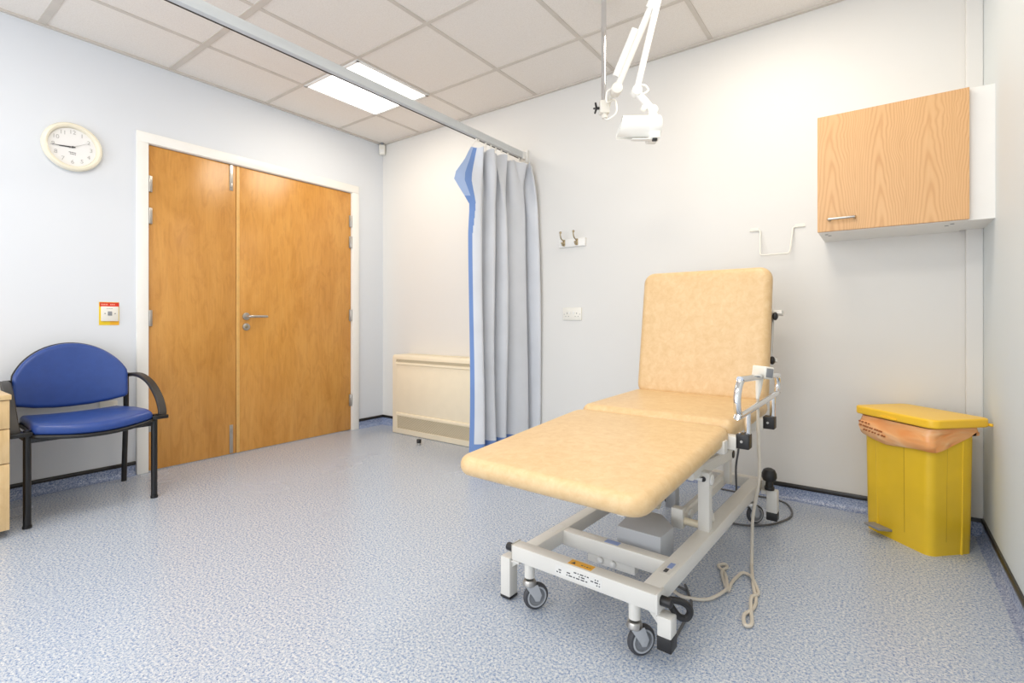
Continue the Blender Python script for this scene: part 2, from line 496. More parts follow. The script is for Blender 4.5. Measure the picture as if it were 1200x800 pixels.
leafB = dpart(MB().box((XL-.046, YM+.024, .006), (XL-.002, D1-.002, DH-.003), .0015), 'door_leaf', 'door_b')
dpart(MB().box((XL-.044, YM+.002, .006), (XL-.0005, YM+.0245, DH-.003), .001), 'meeting_strip', 'lipping', leafB)
dpart(MB().box((XL-.05, YM-.006, .006), (XL-.03, YM+.006, DH-.003)), 'rebate_shadow', 'darkgap', leafA, smooth=False)
def hinge(y, z, parent):
    h = MB(); h.cyl((XL+.008, y, z-.05), (XL+.008, y, z+.05), .0075, n=14, bev=.002)
    h.box((XL-.002, y-.016, z-.05), (XL+.003, y+.016, z+.05), .001)
    dpart(h, 'hinge', 'steel', parent)
for z in (1.80, 1.60, .96, .30): hinge(D0+.004, z, leafA)
for z in (1.80, 1.62, .99, .26): hinge(D1-.004, z, leafB)
# flush bolts on the narrow leaf
for z0, z1 in ((1.86, DH-.004), (.012, .21)):
    b_ = MB().box((XL-.003, YM-.045, z0), (XL+.0015, YM-.022, z1), .001)
    zz = z0+.02 if z0 > 1 else z1-.05
    b_.box((XL, YM-.041, zz), (XL+.007, YM-.026, zz+.03), .002)
    b_.cyl((XL+.0, YM-.0335, zz+.05 if z0 > 1 else zz+.012), (XL+.004, YM-.0335, zz+.05 if z0 > 1 else zz+.012), .004, n=10)
    dpart(b_, 'flush_bolt', 'steel', leafA)
hy, hz = 1.786, .975
h = MB(); h.cyl((XL-.003, hy, hz), (XL+.008, hy, hz), .026, n=32, bev=.002)
h.tube(smooth_path([(XL+.005, hy, hz), (XL+.038, hy, hz), (XL+.052, hy+.014, hz), (XL+.053, hy+.05, hz), (XL+.053, hy+.115, hz), (XL+.05, hy+.128, hz)], 5), .0095, 12)
dpart(h, 'lever_handle', 'steel', leafB)
h = MB(); h.cyl((XL-.003, hy, hz-.075), (XL+.007, hy, hz-.075), .026, n=32, bev=.002)
lk = dpart(h, 'lock_rose', 'steel', leafB)
h = MB(); h.cyl((XL+.006, hy, hz-.075), (XL+.011, hy, hz-.075), .011, n=20, bev=.001).box((XL+.01, hy-.0015, hz-.083), (XL+.0125, hy+.0015, hz-.067))
dpart(h, 'key_cylinder', 'brass', lk)

# ------------------------------------------------------------------ ceiling light
lx0, ly0 = GX, GY+PY
cl = tag(empty('ceiling_light', (lx0+PX/2, ly0+PY/2, H)), 'square lit ceiling light panel, crossed by the curtain track', 'light')
def at(mb, name, mat, root, **k):
    o = mb.build(name, mat, None, **k); o.parent = root
    o.matrix_parent_inverse = (Matrix.Translation(root.location) @ root.rotation_euler.to_matrix().to_4x4()).inverted()
    return o
F0, F1, G0, G1 = lx0+.006, lx0+PX-.006, ly0+.006, ly0+PY-.006
fr = MB()
for a, b_ in (((F0, G0), (F1, G0+.02)), ((F0, G1-.02), (F1, G1)), ((F0, G0), (F0+.02, G1)), ((F1-.02, G0), (F1, G1))):
    fr.box((a[0], a[1], H-.014), (b_[0], b_[1], H+.001), .002)
at(fr, 'frame', 'white', cl)
dif = at(MB().box((F0+.018, G0+.018, H-.011), (F1-.018, G1-.018, H-.004)), 'diffuser', 'panel', cl, smooth=False)

# ------------------------------------------------------------------ curtain track and curtain
TX = -2.1
ct = tag(empty('curtain_track', (TX, YB, 2.14)), 'long pale metal curtain track running below the ceiling to the back wall', 'curtain track')
t = MB()
t.box((TX-.018, YF+.1, 2.118), (TX+.018, 2.975, 2.164), .003)
at(t, 'rail', 'alu', ct)
at(MB().box((TX-.017, YF+.1, 2.1165), (TX-.009, 2.975, 2.119)), 'slot_shadow_line', 'darkgap', ct, smooth=False)  # dark strip for the slot, doubling as painted shadow line along the far edge
at(MB().box((TX-.023, 2.965, 2.112), (TX+.023, 3.005, 2.17), .005).box((TX-.035, 3.0, 2.095), (TX+.035, YB+.001, 2.185), .004), 'end_bracket', 'white', ct)
for y in (-1.2, .3):
    at(MB().cyl((TX, y, 2.16), (TX, y, H+.001), .006, n=12), 'ceiling_hanger', 'alu', ct)

# folds: (y along track, x out of track plane) control points, dense zigzag
ctrl = [(2.43,-2.13),(2.437,-2.105),(2.452,-2.08),(2.475,-2.06),(2.495,-2.065),(2.52,-2.10),(2.56,-2.14),
 (2.573,-2.135),(2.57,-2.10),(2.578,-2.07),(2.596,-2.05),(2.618,-2.055),(2.64,-2.09),(2.675,-2.145),
 (2.69,-2.14),(2.685,-2.10),(2.692,-2.06),(2.712,-2.038),(2.735,-2.045),(2.755,-2.08),(2.79,-2.14),
 (2.81,-2.14),(2.81,-2.10),(2.83,-2.06),(2.875,-2.03),(2.92,-2.015),(2.945,-2.025),(2.95,-2.06),(2.96,-2.10),
 (2.98,-2.10),(2.978,-2.05),(2.975,-1.99),(2.98,-1.95),(2.995,-1.94),(3.006,-1.955),(3.01,-2.0)]
base = smooth_path([(x, y, 0) for y, x in ctrl], 14)
NU = len(base); ZT, ZB, HEM = 2.075, .055, .10
zs = [ZB, ZB+.03, ZB+.06, ZB+HEM] + [ZB+HEM+.02 + (ZT-ZB-HEM-.02)*k/40 for k in range(41)]
cum = [0]
for a, b_ in zip(base, base[1:]): cum.append(cum[-1]+(b_-a).length)
LEN = cum[-1]
flare = [(2.075, .03, 0), (1.98, -.025, -.015), (1.88, -.10, -.04), (1.84, -.11, -.045), (1.78, -.065, -.03), (1.70, .0, -.006), (1.66, .002, -.004), (1.5, -.006, -.004), (1.2, -.006, 0), (0, .0, 0)]
def fl(z):
    for (za, a, b_), (zb, c, d) in zip(flare, flare[1:]):
        if zb <= z <= za:
            t_ = (z-zb)/(za-zb); return c+(a-c)*t_, d+(b_-d)*t_
    return 0, 0
def cpt(i, z):
    p = base[i].copy(); s = cum[i]/LEN
    t_ = max(0, min(1, (z-.15)/(ZT-.15)))          # 0 at hem, 1 at top
    amp = 1.0 - .35*t_**3
    p.x = TX + (p.x-TX)*amp
    # gather narrows a little towards the top, drifts of the folds
    c_ = 2.72
    p.y = c_ + (p.y-c_)*(1.0 - .05*t_**2)
    p.y += .009*math.sin(3.1*z+7*s)*(1-t_)*.9
    p.x += .012*math.sin(2.3*z+11*s)*(.3+.7*(1-t_))
    # tucks just below the heading
    if z > 1.6:
        q = (z-1.6)/.475
        p.x += .026*math.sin(s*47+4*q)*q*q; p.y += .012*math.sin(s*61+6*q)*q
    if z > 1.98:
        q = (z-1.98)/.095
        z = z - .020*q*(.5-.5*math.cos(s*2*PI*9))
    k = max(0, 1-cum[i]/.10)
    dy, dx = fl(z); p.y += dy*k*k; p.x += dx*k*k
    p.y = min(p.y, 3.012)
    return Vector((p.x, p.y, z))
rows = [[cpt(i, z) for i in range(NU)] for z in zs]
def cloth(name, mat, sel, parent, off=0.0):
    mb = MB(); vm = {}
    def V(r, c):
        if (r, c) not in vm: vm[(r, c)] = mb.bm.verts.new(rows[r][c])
        return vm[(r, c)]
    for r in range(len(zs)-1):
        for c in range(NU-1):
            if sel(r, c): mb.bm.faces.new((V(r, c), V(r, c+1), V(r+1, c+1), V(r+1, c)))
    o = mb.build(name, mat, None, angle=80)
    o.parent = parent; o.matrix_parent_inverse = Matrix.Translation(parent.location).inverted()
    return o
cu = tag(empty('curtain', (TX, 2.72, ZB)), 'pale grey cubicle curtain with blue border, gathered by the back wall', 'curtain')
EDGE = next(i for i in range(NU) if cum[i] > .028)
E2 = next(i for i in range(NU) if cum[i] > .052)
up_ = lambda r: zs[r] > 1.70
cloth('hem_border', 'border', lambda r, c: r < 3, cu)
cloth('edge_border', 'border', lambda r, c: r >= 3 and ((not up_(r) and c < EDGE + max(0, round((E2-EDGE)*(zs[r]-1.45)/.25))) or (up_(r) and EDGE <= c < E2)), cu)
cloth('reverse_flap', 'lining', lambda r, c: up_(r) and c < EDGE, cu)
cloth('cloth', 'curtain', lambda r, c: r >= 3 and c >= (E2 if up_(r) else EDGE + max(0, round((E2-EDGE)*(zs[r]-1.45)/.25))), cu)
for k in range(10):
    i = min(NU-1, int((k+.05)/9.4*(NU-1)))
    p = rows[-1][i]
    hk = MB().cyl((TX, min(p.y, 2.965), 2.1155), (TX, min(p.y, 2.965), 2.098), .006, n=10)
    hk.tube([(TX, min(p.y, 2.965), 2.102), ((TX+p.x)/2, min(p.y, 2.97), 2.09), (p.x, p.y, p.z-.006)], .0025, 6)
    at(hk, 'curtain_hook', 'offwhite', cu)

# ------------------------------------------------------------------ wall clock
CY, CZ_, CR = .818, 1.922, .134
rotw = Matrix.Rotation(R(90), 4, 'Y')     # local z -> +x
def onwall(y, z, x=XL): return Matrix.Translation((x, y, z)) @ Matrix(((0,0,1,0),(1,0,0,0),(0,1,0,0),(0,0,0,1)))  # local x->y, y->z, z->x
ck = tag(empty('wall_clock', (XL, CY, CZ_)), 'round cream wall clock with white dial beside the double door', 'clock')
Wm = onwall(CY, CZ_)
at(MB().lathe([(0, -.001), (CR-.012, -.001), (CR, .008), (CR, .022), (CR-.006, .033), (CR-.016, .036), (CR-.024, .032), (CR-.027, .024), (CR-.028, .012), (0, .012)], 64, Wm), 'case', 'case', ck)
dl = at(MB().lathe([(0, .011), (CR-.029, .011), (CR-.029, .0135), (0, .0135)], 64, Wm), 'dial', 'dial', ck)
for k in range(1, 13):
    nm = MB(); a = R(90-30*k); r = .083
    text_mesh(nm, str(k), .031, Wm @ Matrix.Translation((r*math.cos(a), r*math.sin(a), .0145)), .0004)
    at(nm, 'numeral', 'numink', ck, smooth=False)
lg = MB()
for x0, x1, y in ((-.016, .016, -.03), (-.011, .013, -.039)):
    x = x0
    while x < x1:
        lg.box((x, y-.002, .0135), (x+.0035, y+.002, .0145), 0, 1, Wm); x += .0055
at(lg, 'dial_print', 'ink', ck, smooth=False)
def hand(name, ang, ln, wd, z, mat='ink', tail=.012):
    m = Wm @ Matrix.Rotation(R(90-ang), 4, 'Z')
    mb = MB(); mb.prism([(-tail, -wd, z), (ln*.2, -wd*1.2, z), (ln, -wd*.4, z), (ln, wd*.4, z), (ln*.2, wd*1.2, z), (-tail, wd, z)], (0, 0, .0012))
    bmesh.ops.transform(mb.bm, matrix=m, verts=mb.bm.verts)
    at(mb, name, mat, ck, smooth=False)
hand('hour_hand', 263, .058, .0028, .016); hand('minute_hand', 266, .094, .002, .018); hand('second_hand', 62, .088, .0007, .0195, 'greyink', .02)
at(MB().cyl(Wm @ Vector((0,0,.013)), Wm @ Vector((0,0,.0225)), .005, n=16), 'spindle', 'ink', ck)

# ------------------------------------------------------------------ alarm switch plate
AY, AZ = .988, .986
al = tag(empty('alarm_switch', (XL, AY, AZ)), 'white wall switch on a red and yellow backing card above the blue chair', 'switch')
Wa = onwall(AY, AZ)
def wb(mb, x0, y0, z0, x1, y1, z1, bev=0): return mb.box((x0, y0, z0), (x1, y1, z1), bev, 2, Wa)
at(wb(MB(), -.048, -.068, -.001, .048, .068, .002), 'backing_card', 'yprint', al, smooth=False)
at(wb(MB(), -.045, .041, .002, .048, .066, .0028), 'red_band', 'red', al, smooth=False)
at(wb(MB(), .004, -.068, .002, .048, -.044, .0028), 'orange_band', 'orange', al, smooth=False)
pr = MB(); x = -.038
for ln in (.008, .006, .007, .005, .007):
    wb(pr, x, .05, .0028, x+ln*.7, .057, .0032); x += ln
x += .01
for ln in (.006, .007, .005, .006): wb(pr, x, .05, .0028, x+ln*.7, .057, .0032); x += ln
at(pr, 'band_print', 'paleprint', al, smooth=False)
at(wb(MB(), -.04, -.045, .002, .043, .042, .012, .003), 'switch_plate', 'offwhite', al)
for xx in (-.022, .026):
    at(MB().cyl(Wa @ Vector((xx, 0, .011)), Wa @ Vector((xx, 0, .0128)), .0035, n=12), 'screw', 'greyink', al)
k = MB()
for i in range(5): wb(k, -.014+i*.006, .028, .0118, -.010+i*.006, .031, .0124)
at(k, 'plate_print', 'greyink', al, smooth=False)
at(wb(MB(), -.0095, -.012, .011, .0115, .013, .0145, .002), 'push_button', 'grey', al)

# ------------------------------------------------------------------ sockets
def socket(name, mat4, gangs, label):
    wd = .086 if gangs == 1 else .146
    o = empty(name, mat4.to_translation()); tag(o, label, 'socket')
    def bx(mb, x0, y0, z0, x1, y1, z1, bev=0): return mb.box((x0, y0, z0), (x1, y1, z1), bev, 2, mat4)
    at(bx(MB(), -wd/2, -.043, -.001, wd/2, .043, .0095, .0035), 'face_plate', 'offwhite', o)
    for gi in range(gangs):
        cx = (-.037 if gi == 0 else .037) if gangs == 2 else -.012
        pins = MB()
        bx(pins, cx-.0025, -.002, .0092, cx+.0025, .010, .0100); bx(pins, cx-.0145, -.0185, .0092, cx-.0075, -.0145, .0100); bx(pins, cx+.0075, -.0185, .0092, cx+.0145, -.0145, .0100)
        at(pins, 'pin_holes', 'greyink', o, smooth=False)
        sx = cx+(.022 if gi == 0 else -.022) if gangs == 2 else .026
        at(bx(MB(), sx-.006, .0, .009, sx+.006, .018, .0135, .002), 'rocker_switch', 'white', o)
    for xx in (-wd/2+.013, wd/2-.013): at(MB().cyl(mat4 @ Vector((xx, 0 if gangs == 1 else -.002, .009)), mat4 @ Vector((xx, 0 if gangs == 1 else -.002, .0105)), .0035, n=12), 'fixing_screw', 'steel', o)
    return o
socket('wall_socket', onwall(.985, .425), 1, 'white single wall socket low down behind the blue chair')
backw = lambda x, z, y=YB: Matrix.Translation((x, y, z)) @ Matrix(((1,0,0,0),(0,0,-1,0),(0,1,0,0),(0,0,0,1)))
socket('wall_socket', backw(-1.703, .99), 2, 'white double wall socket below the coat hooks beside the curtain')

# ------------------------------------------------------------------ blue chair
CHY = .785
ch = tag(empty('armchair', (-3.36, CHY, 0)), 'blue vinyl armchair with black metal frame standing near the double door', 'chair')
def mir(y): return 2*CHY-y
for sgn in (1, -1):
    yy = lambda d: CHY+sgn*d
    at(MB().cyl((-3.13, yy(.248), 0), (-3.13, yy(.248), .445), .0145, n=16).cyl((-3.13, yy(.248), 0), (-3.13, yy(.248), .012), .017, n=16), 'front_leg', 'blackm', ch)
    at(MB().tube(smooth_path([(-3.60, yy(.25), 0), (-3.585, yy(.25), .2), (-3.565, yy(.25), .42), (-3.565, yy(.25), .64)], 4), .0135, 14), 'rear_leg', 'blackm', ch)
    path = smooth_path([(-3.575, yy(.262), .625), (-3.50, yy(.268), .634), (-3.40, yy(.276), .630), (-3.29, yy(.285), .595), (-3.195, yy(.291), .525), (-3.145, yy(.29), .46), (-3.135, yy(.285), .435)], 5)
    at(MB().tube(path, 0, flat=(.038, .02), up=(0, sgn*.0001+0, 1) if False else None), 'armrest', 'armp', ch)
    at(MB().box((-3.165, min(yy(.232), yy(.308)), .418), (-3.105, max(yy(.232), yy(.308)), .438), .004), 'armrest_bracket', 'blackm', ch)
    at(MB().box((-3.565, min(yy(.235), yy(.26)), .395), (-3.13, max(yy(.235), yy(.26)), .418), .004), 'side_rail', 'blackm', ch)
at(MB().box((-3.145, CHY-.245, .385), (-3.12, CHY+.245, .41), .004), 'cross_rail', 'blackm', ch)
at(MB().box((-3.57, CHY-.245, .395), (-3.545, CHY+.245, .42), .004), 'cross_rail', 'blackm', ch)
at(MB().box((-3.58, CHY-.25, .60), (-3.562, CHY+.25, .64), .003), 'back_rail', 'blackm', ch)
# seat outline: bowed front
so = []
for k in range(25):
    t_ = -1+2*k/24; so.append((-3.105+.055*(1-t_*t_), CHY+.232*t_))
so = [(-3.15, CHY-.236)] + so + [(-3.15, CHY+.236), (-3.53, CHY+.205), (-3.54, CHY-.205)]
so = dense(so, .025)
def seatshape(mb, zoff):
    for v in mb.bm.verts:
        d = (v.co.x+3.12)/.40      # waterfall front and slight dish
        v.co.z += zoff + .012*max(-1, -d)*0 - .018*max(0, (v.co.x+3.2)/.15)**2 + .02*((v.co.y-CHY)/.23)**2*.5 - .012*max(0, -(v.co.x+3.3)/.2)
    return mb
at(seatshape(MB().slab(so, .05, .022, .008), .442), 'seat', 'blue', ch, angle=80)
so2 = [( -3.33+(x+3.33)*1.012, CHY+(y-CHY)*1.015) for x, y in so]
at(seatshape(MB().slab(so2, .018, .008), .412), 'seat_shell', 'blackm', ch, angle=80)
bo = []
ra = .256; a0 = math.asin(.236/ra)
for k in range(33):
    a = a0-2*a0*k/32
    bo.append((ra*math.sin(a), .821-ra+ra*math.cos(a)))
bo = [(.238, .54), (.2385, .60), (.2385, .64)] + bo + [(-.2385, .64), (-.2385, .60), (-.238, .54), (-.234, .522), (-.222, .511), (-.15, .493), (-.075, .483), (0, .480), (.075, .483), (.15, .493), (.222, .511), (.234, .522)]
bo = dense(bo, .02)
def backshape(mb, x0):
    # slab lies in local xy -> y,z of the room; thickness towards +x, bent in plan
    for v in mb.bm.verts:
        y, z, t_ = v.co.x, v.co.y, v.co.z
        v.co = Vector((x0 + t_ + .055*(y/.237)**2*1 - (z-.5)*.10, CHY+y, z))
    return mb
at(backshape(MB().slab(bo, .045, .02, .006), -3.545), 'backrest', 'blue', ch, angle=80)
bo2 = [(x*1.015, .655+(y-.655)*1.02) for x, y in bo]
at(backshape(MB().slab(bo2, .014, .006), -3.568), 'backrest_shell', 'blackm', ch, angle=80)

# ------------------------------------------------------------------ drawer pedestal
dp = tag(empty('drawer_pedestal', (-3.36, .26, 0)), 'pale wood drawer pedestal standing beside the blue chair', 'drawers')
at(MB().box((-3.655, .05, .035), (-3.072, .47, .60), .002), 'carcass', 'maple', dp)
at(MB().box((-3.66, .045, .60), (-3.048, .474, .622), .002), 'top_panel', 'maple', dp)
for z0, z1 in ((.475, .597), (.325, .471), (.035, .321)):
    d = at(MB().box((-3.0725, .052, z0), (-3.054, .469, z1), .002), 'drawer', 'maple', dp)
    hh = MB().tube(smooth_path([(-3.055, .2, z1-.05), (-3.03, .2, z1-.05), (-3.025, .21, z1-.05), (-3.025, .31, z1-.05), (-3.03, .32, z1-.05), (-3.055, .32, z1-.05)], 4), .005, 10)
    o = hh.build('handle', 'steel', d); o.matrix_parent_inverse = Matrix.Translation(dp.location).inverted() if False else Matrix.Identity(4)
for x in (-3.12, -3.6):
    for y in (.1, .42):
        at(MB().cyl((x, y-.012, .0195), (x, y+.012, .0195), .0195, n=20, bev=.003).cyl((x, y, .02), (x, y, .037), .008, n=10), 'caster', 'blackp', dp)

# ------------------------------------------------------------------ fan convector and door stop
rx0, rx1, ry, rz = -3.332, -2.21, 2.83, .658
fc = tag(empty('fan_convector', ((rx0+rx1)/2, 2.92, 0)), 'cream metal fan convector heater against the back wall behind the curtain', 'heater')
prof = [(YB+.001, .003), (ry, .003), (ry, rz-.022), (ry+.006, rz-.008), (ry+.018, rz), (YB+.001, rz)]
at(MB().prism([(rx0, y, z) for y, z in prof], (rx1-rx0, 0, 0), .003), 'casing', 'cream', fc)
fp = MB()
def lip(z0, z1, d): fp.prism([(rx0+.055, ry+.001, z0), (rx0+.055, ry-d, z0+.004), (rx0+.055, ry-d*.8, z1-.004), (rx0+.055, ry+.001, z1)], (rx1-rx0-.11, 0, 0))
lip(.578, .60, .012); lip(.155, .178, .012)
at(fp, 'lip', 'cream', fc)
at(MB().box((rx0+.05, ry-.0025, .60), (rx1-.05, ry+.001, .622)), 'finger_groove', 'grille', fc, smooth=False)
at(MB().box((rx0+.06, ry-.0025, .182), (rx1-.06, ry+.001, .575), .001), 'front_panel', 'cream', fc)
at(MB().box((rx0+.062, ry-.002, .047), (rx1-.062, ry+.001, .15)), 'inlet_grille', 'grille', fc, smooth=False)
gf = MB()
for a, b_ in (((rx0+.056, .041), (rx1-.056, .047)), ((rx0+.056, .15), (rx1-.056, .156)), ((rx0+.056, .041), (rx0+.062, .156)), ((rx1-.062, .041), (rx1-.056, .156))):
    gf.box((a[0], ry-.006, a[1]), (b_[0], ry+.001, b_[1]), .001)
at(gf, 'grille_frame', 'cream', fc)
tg = MB()
for i in range(38): tg.box((rx0+.06+i*.027, ry+.03, rz-.001), (rx0+.078+i*.027, YB-.03, rz+.0015), .0005)
at(tg, 'outlet_grille', 'cream', fc)
ds = tag(empty('door_stop', (-2.835, 2.664, 0)), 'small black rubber door stop on the floor before the heater', 'door stop')
at(MB().cyl((-2.835, 2.664, 0), (-2.835, 2.664, .016), .015, n=24, bev=.002), 'stop_base', 'steel', ds)
at(MB().cyl((-2.835, 2.664, .014), (-2.835, 2.664, .042), .0175, n=24, bev=.003), 'rubber_bumper', 'blackp', ds)

# ------------------------------------------------------------------ PIR sensor
ps = tag(empty('motion_sensor', (-3.665, 2.995, 2.5)), 'small white motion sensor high in the corner above the door', 'sensor')
rm = Matrix.Translation((-3.662, 2.99, 2.50)) @ Matrix.Rotation(R(45), 4, 'Z')
at(MB().box((-.027, -.022, -.046), (.027, .028, .042), .008, 3, rm), 'housing', 'offwhite', ps)
at(MB().box((-.018, -.026, -.034), (.018, -.018, .0), .004, 3, rm), 'lens', 'white', ps)
at(MB().box((-.012, -.02, .0), (.012, .03, .075), .004, 3, rm), 'bracket', 'grey', ps)

# ------------------------------------------------------------------ coat hooks
hb = tag(empty('coat_hook_rail', (-1.70, YB, 1.475)), 'white board with two metal double coat hooks on the back wall', 'coat hooks')
at(MB().box((-1.802, YB-.018, 1.448), (-1.598, YB+.001, 1.503), .003), 'board', 'white', hb)
for hx in (-1.760, -1.660):
    h = MB().box((hx-.009, YB-.021, 1.455), (hx+.009, YB-.016, 1.50), .002)
    h.tube(smooth_path([(hx, YB-.018, 1.487), (hx, YB-.035, 1.493), (hx, YB-.058, 1.505), (hx, YB-.068, 1.528), (hx, YB-.066, 1.541)], 4), .0045, 10)
    h.sph((hx, YB-.066, 1.543), .0085)
    h.tube(smooth_path([(hx, YB-.018, 1.466), (hx, YB-.032, 1.459), (hx, YB-.042, 1.462), (hx, YB-.045, 1.472)], 4), .0045, 10)
    h.sph((hx, YB-.045, 1.474), .0075)
    at(h, 'double_hook', 'brass', hb)

# ------------------------------------------------------------------ wire bracket on the wall
wr = tag(empty('wire_bracket', (-.45, YB, 1.37)), 'white bent wire bracket screwed to the wall beside the wall cupboard', 'bracket')
tb = MB()
path = [(-.585, YB-.003, 1.438), (-.540, YB-.004, 1.4375), (-.532, YB-.009, 1.431), (-.528, YB-.03, 1.37), (-.524, YB-.052, 1.305), (-.520, YB-.055, 1.297), (-.512, YB-.056, 1.2945),
        (-.395, YB-.056, 1.2955), (-.387, YB-.055, 1.299), (-.383, YB-.052, 1.306), (-.378, YB-.03, 1.37), (-.374, YB-.009, 1.431), (-.366, YB-.004, 1.4375), (-.318, YB-.003, 1.438)]
tb.tube(path, .0042, 10)
at(tb, 'wire', 'offwhite', wr)
for x in (-.56, -.343):
    at(MB().box((x-.022, YB-.004, 1.431), (x+.022, YB+.001, 1.452), .004).cyl((x, YB-.003, 1.442), (x, YB-.007, 1.442), .0045, n=12), 'fixing_tab', 'offwhite', wr)

# ------------------------------------------------------------------ wall cupboard
cx0, cx1, cy, cz0, cz1 = -.235, .283, 2.682, 1.345, 1.873
wc = tag(empty('wall_cabinet', ((cx0+cx1)/2, 2.85, cz0)), 'white wall cupboard with oak effect door hung above the yellow bin', 'cabinet')
at(MB().box((cx0+.002, cy+.02, cz0), (cx1, YB+.001, cz1), .001), 'carcass', 'white', wc, smooth=False)
at(MB().box((cx1, cy+.022, cz0), (XR+.001, 2.981, cz1), .001), 'filler_panel', 'white', wc, smooth=False)
dd = bpy.data.objects.new('door', None)
dmb = MB().box((cx0, cy, cz0+.003), (cx1, cy+.018, cz1-.002), .0008)
dd = at(dmb, 'cabinet_door', 'oak', wc, smooth=False)
hh = MB().tube(smooth_path([(-.188, cy+.001, 1.398), (-.188, cy-.020, 1.398), (-.183, cy-.026, 1.398), (-.10, cy-.026, 1.399), (-.095, cy-.020, 1.399), (-.095, cy+.001, 1.399)], 4), .0055, 12)
hh.build('handle', 'steel', dd)
for x, y in ((cx0+.03, 2.76), (cx0+.04, 2.80), (cx1-.045, 2.76), (cx1-.06, 2.80)):
    at(MB().cyl((x, y, cz0-.0015), (x, y, cz0+.001), .007, n=14), 'fixing_cap', 'grey', wc)

# ------------------------------------------------------------------ exam lamp
el = tag(empty('examination_lamp', (-1.11, 2.286, H)), 'white jointed examination lamp on a ceiling pole', 'lamp')
px_, py_ = -1.112, 2.286
at(MB().cyl((px_, py_, H-.012), (px_, py_, H+.001), .055, n=40, bev=.004), 'ceiling_rose', 'offwhite', el)
at(MB().cyl((px_, py_, 2.0), (px_, py_, H-.008), .0125, n=24), 'pole', 'chrome', el)
fwv = Vector((-.592, .806, 0)); rt = Vector((.806, .592, 0)); up = Vector((0,0,1))
cl_ = Vector((px_, py_, 2.0))
c = MB()
fm = Matrix((rt.to_4d(), fwv.to_4d(), up.to_4d(), (0,0,0,1))).transposed()
def lm(p): return Matrix.Translation(p) @ fm
for v in (0,): pass
fm = Matrix(((rt.x, fwv.x, 0, 0), (rt.y, fwv.y, 0, 0), (0, 0, 1, 0), (0, 0, 0, 1)))
c.box((-.022, -.022, -.03), (.026, .022, .035), .006, 2, lm(cl_))
c.cyl(cl_+rt*.005+up*-.03, cl_+rt*.005+up*-.05, .014, n=16)
at(c, 'pole_clamp', 'offwhite', el)
kb = MB()
for a in range(3):
    d = (fwv*math.cos(R(120*a+20)) + up*math.sin(R(120*a+20)))
    kb.cyl(cl_-rt*.036, cl_-rt*.045+d*.028, .0055, .0045, n=10)
kb.cyl(cl_-rt*.02, cl_-rt*.042, .007, n=12)
at(kb, 'clamp_knob', 'blackp', el)
J1 = Vector((-1.041, 2.276, 2.068)); TOP = Vector((-.812, 2.212, 2.425)); E1 = Vector((-.903, 2.191, 1.992)); E2 = Vector((-.842, 2.235, 1.905))
lo = MB(); lo.tube([cl_+rt*.02+up*.01, cl_+rt*.03+up*.05, J1-fwv*.0], .011, 12)
lo.cyl(J1-fwv*.028, J1+fwv*.028, .027, n=28, bev=.004)
at(lo, 'base_joint', 'offwhite', el)
at(MB().bar(J1, TOP, .03, .034, up=-fwv), 'lower_arm', 'lamp', el)
d = (TOP-J1).normalized(); side = d.cross(-fwv).normalized()
if side.dot(rt) > 0: side = -side
b0 = J1+d*.055+side*.026; b1 = J1+d*.265+side*.026
at(MB().tube(smooth_path([b0, b0+d*.02, b1-d*.02, b1], 3), 0, flat=(.036, .044), up=-fwv), 'spring_housing', 'lamp', el)
ua = MB(); ua.cyl(TOP-fwv*.03, TOP+fwv*.03, .026, n=28, bev=.004).bar(J1+d*.36, TOP, .044, .042, up=-fwv)
at(ua, 'elbow_joint', 'lamp', el)
at(MB().bar(TOP+rt*.012, E1, .027, .03, up=-fwv), 'upper_arm', 'lamp', el)
nk = MB(); nk.cyl(E1-fwv*.022, E1+fwv*.022, .023, n=24, bev=.003)
nk.bar(E1, E2, .03, .026, up=-fwv)
nk.cyl(E2-fwv*.02, E2+fwv*.02, .02, n=24, bev=.003)
mid = E1.lerp(E2, .62) - rt*.012 - up*.022
nk.cyl(mid-fwv*.012, mid+fwv*.012, .013, n=16, bev=.002).cyl(mid, E1.lerp(E2, .62), .008, n=12)
at(nk, 'head_joint', 'lamp', el)
HC_ = Vector((-.893, 2.197, 1.827))     # centre of the shade
hd = rt
hm = Matrix.Translation(HC_) @ Matrix(((rt.x, fwv.x, 0, 0), (rt.y, fwv.y, 0, 0), (0, 0, 1, 0), (0, 0, 0, 1)))
# open half-round shade: shell of a cylinder along rt, cut obliquely at the open end
sh = MB(); n = 28; Rr = .052; th_ = .003
rows_ = []
for side_ in (0, 1):
    r = Rr-th_*side_
    A = []; B = []
    for k in range(n+1):
        a = R(-72 + (180+144)*k/n)
        y, z = r*math.cos(a), r*math.sin(a)
        A.append(sh.bm.verts.new(hm @ Vector((-.076-.028*(.5-z/(2*Rr)), y, z))))
        B.append(sh.bm.verts.new(hm @ Vector((.075, y, z))))
    rows_.append((A, B))
(A0, B0), (A1, B1) = rows_
for k in range(n):
    sh.bm.faces.new((A0[k], A0[k+1], B0[k+1], B0[k])); sh.bm.faces.new((A1[k+1], A1[k], B1[k], B1[k+1]))
    sh.bm.faces.new((A0[k+1], A0[k], A1[k], A1[k+1])); sh.bm.faces.new((B0[k], B0[k+1], B1[k+1], B1[k]))
for k in (0, n): sh.bm.faces.new((A0[k], B0[k], B1[k], A1[k]))
bmesh.ops.recalc_face_normals(sh.bm, faces=sh.bm.faces)
shade = at(sh, 'lamp_shade', 'lamp', el)
ec = MB(); ec.cyl(hm @ Vector((.035, 0, 0)), hm @ Vector((.094, 0, 0)), .054, n=36, bev=.006)
ec.box((.040, -.045, -.063), (.088, .045, -.02), .006, 2, hm)
